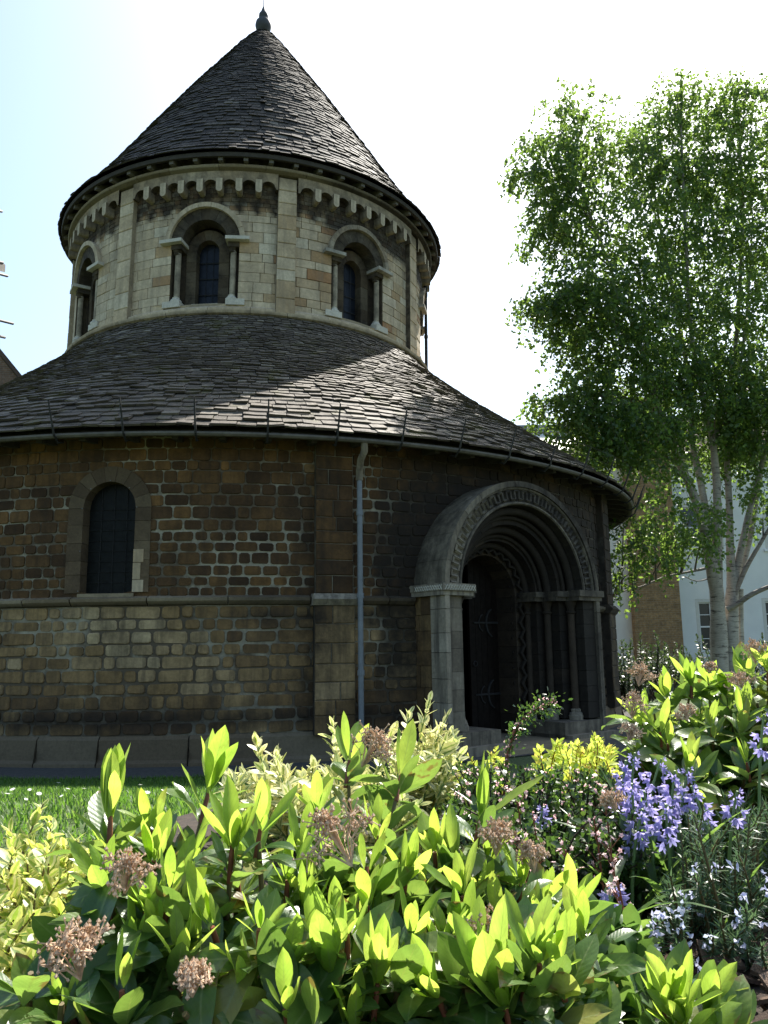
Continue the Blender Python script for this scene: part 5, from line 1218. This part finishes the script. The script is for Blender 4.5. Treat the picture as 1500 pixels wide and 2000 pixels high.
# ------------------------------------------------------------------ bluebells
def bluebell(label, top, lean, group, nfl=13):
    g = gz(top[0], top[1]); h = top[2] - g; base = np.array((top[0] - lean, top[1] + .03, g))
    t = thing('bluebell', label, 'flower', tuple(base), group); p = np.asarray(top) - base
    q = np.array([np.array((0, 0, 0)) * (1 - f) ** 2 + 2 * np.array((0, 0, h * .6)) * f * (1 - f) + p * f * f for f in np.linspace(0, 1, 9)])
    mb = MB(); mb.tube(q, np.linspace(.0042, .002, 9), 6); mb.build('stalk', M['stem_green'], t, True)
    V_, F_, A_, c0 = [], [], [], 0
    for i in range(nfl):
        f = 8 * (1 - .028 * i - .005); j = min(7, int(f)); c_ = q[j] + (q[j + 1] - q[j]) * (f - j); a = i * 2.4 + rng.normal() * .3; hd = np.array((math.cos(a), math.sin(a), 0)); sz = .005 + .0075 * min(1, i / 5)
        b0 = c_ + hd * .012 * min(1, .4 + i / 8); d0 = unit(hd * .7 + np.array((0, 0, -.45 + .6 * (i < 3)))); ax, u, v = frame(d0)
        aa = np.arange(6) * 1.047; rad = np.cos(aa)[:, None] * u + np.sin(aa)[:, None] * v
        V, F, A = leaves(b0 + rad * .002, d0 * .92 + rad * .30, -rad * .92 + d0 * .3, sz * 1.25, sz * .5, np.full(6, -.0) + 1.1 * np.ones(6) * -0 + .9, .1, 'oval', 4, 2)
        np_mesh('bell_flower', V, F, M['blue'], t, attrs=[('leafuv', A)], smooth=True)
    n = 4; a = rng.uniform(0, 6.28, n); D = np.stack([np.cos(a) * .35, np.sin(a) * .35, np.ones(n)], 1)
    V, F, A = leaves(np.tile((0., 0, 0), (n, 1)) + rng.normal(size=(n, 3)) * .008 * (1, 1, 0), D, np.stack([-np.cos(a), -np.sin(a), np.full(n, .35)], 1), rng.uniform(.2, .34, n), rng.uniform(.012, .018, n), rng.uniform(.4, 1.5, n), .35, 'strap', 10, 2)
    np_mesh('leaves', V, F, M['strap'], t, attrs=[('leafuv', A)], smooth=True)
    return t
GB = 'bluebells in the clump right of the pink flowers'
for i, (x, y, d) in enumerate(((1222, 1485, 1.62), (1240, 1470, 1.6), (1234, 1530, 1.55), (1258, 1545, 1.55), (1292, 1482, 1.68), (1318, 1505, 1.6), (1345, 1500, 1.62), (1350, 1535, 1.55), (1300, 1570, 1.5), (1255, 1580, 1.5))):
    bluebell('violet-blue bluebell spike in the clump right of the pink flowers', at(x, y, d), rng.normal() * .03, GB)
for x, y, d, lb in ((1062, 1575, 1.75, 'lone bluebell among the dark cotoneaster'), (1440, 1545, 1.45, 'bluebell in front of the right skimmia, left of the frame edge'), (1492, 1395, 1.6, 'highest bluebell at the right frame edge'), (1205, 1730, 1.35, 'bluebell low down, left of the bluebell stalks')):
    bluebell(lb, at(x, y, d), .02, 'stray bluebells', 9)
# ------------------------------------------------------------------ pink saxifrage sprays
def saxifrage(top, lab, w_):
    g = gz(top[0], top[1]); base = np.array((top[0] + .02, top[1] + .02, g)); t = thing('saxifrage', lab, 'flower', tuple(base), 'pink saxifrage sprays'); p = np.asarray(top) - base
    q = [p * f + np.array((0, 0, .03)) * math.sin(3.14 * f) for f in np.linspace(0, 1, 7)]; mb = MB(); mb.tube(q, np.linspace(.0022, .0012, 7), 5)
    V_, F_, A_, c0 = [], [], [], 0
    for i in range(15):
        f = rng.uniform(.55, 1.02); c_ = p * f; e = c_ + np.array((rng.normal() * w_, rng.normal() * w_, abs(rng.normal()) * .012)) ; mb.tube([c_ - p * .05, e], [.001, .0006], 3, cap=False)
        ax, u, v = frame(rng.normal(size=3) + np.array((0, -1, .6))); aa = np.arange(5) * 1.257; rad = np.cos(aa)[:, None] * u + np.sin(aa)[:, None] * v
        V, F, A = leaves(np.tile(e, (5, 1)), rad + ax * .25, np.tile(ax, (5, 1)), .005, .0034, .2, .1, 'oval', 2, 2); V_.append(V); F_.append(F + c0); A_.append(A); c0 += len(V)
    mb.build('stems', M['stem_red'], t); np_mesh('flowers', np.concatenate(V_), np.concatenate(F_), M['pink'], t, attrs=[('leafuv', np.concatenate(A_))])
for x, y, d, lab in ((1010, 1565, 1.6, 'topmost pale pink saxifrage spray over the cotoneaster'), (1040, 1590, 1.55, 'pale pink saxifrage spray beside the topmost one'), (1160, 1600, 1.5, 'pale pink saxifrage spray left of the bluebell clump'), (1105, 1660, 1.4, 'pink saxifrage spray in the middle of the cotoneaster'), (1190, 1650, 1.4, 'pink saxifrage spray just left of the bluebell stalks'), (1205, 1715, 1.3, 'lowest pink saxifrage spray left of the bluebell stalks'), (1020, 1640, 1.45, 'pink saxifrage spray above the central seed heads'), (1180, 1560, 1.6, 'small pink saxifrage spray under the spiraea')):
    saxifrage(at(x, y, d), lab, .016)
# ------------------------------------------------------------------ bark mulch
mb = MB()
for i in range(2600):
    x, y = rng.uniform(.3, 1.9), rng.uniform(.75, 2.6); z = gz(x, y) + rng.uniform(.012, .04); L = rng.uniform(.012, .04); wd = L * rng.uniform(.25, .6); a, b = rng.uniform(0, 6.28), rng.normal() * .35
    u = np.array((math.cos(a), math.sin(a), b)) * L; v = np.array((-math.sin(a), math.cos(a), rng.normal() * .3)) * wd; n_ = np.array((0, 0, .006)); c_ = np.array((x, y, z))
    mb.hexa([c_ - u - v, c_ + u - v * .7, c_ + u * .9 + v, c_ - u * .8 + v, c_ - u - v + n_, c_ + u - v * .7 + n_, c_ + u * .9 + v + n_, c_ - u * .8 + v + n_], random.random())
struct(mb.build('bark_mulch', M['bark_chip']), 'stuff')
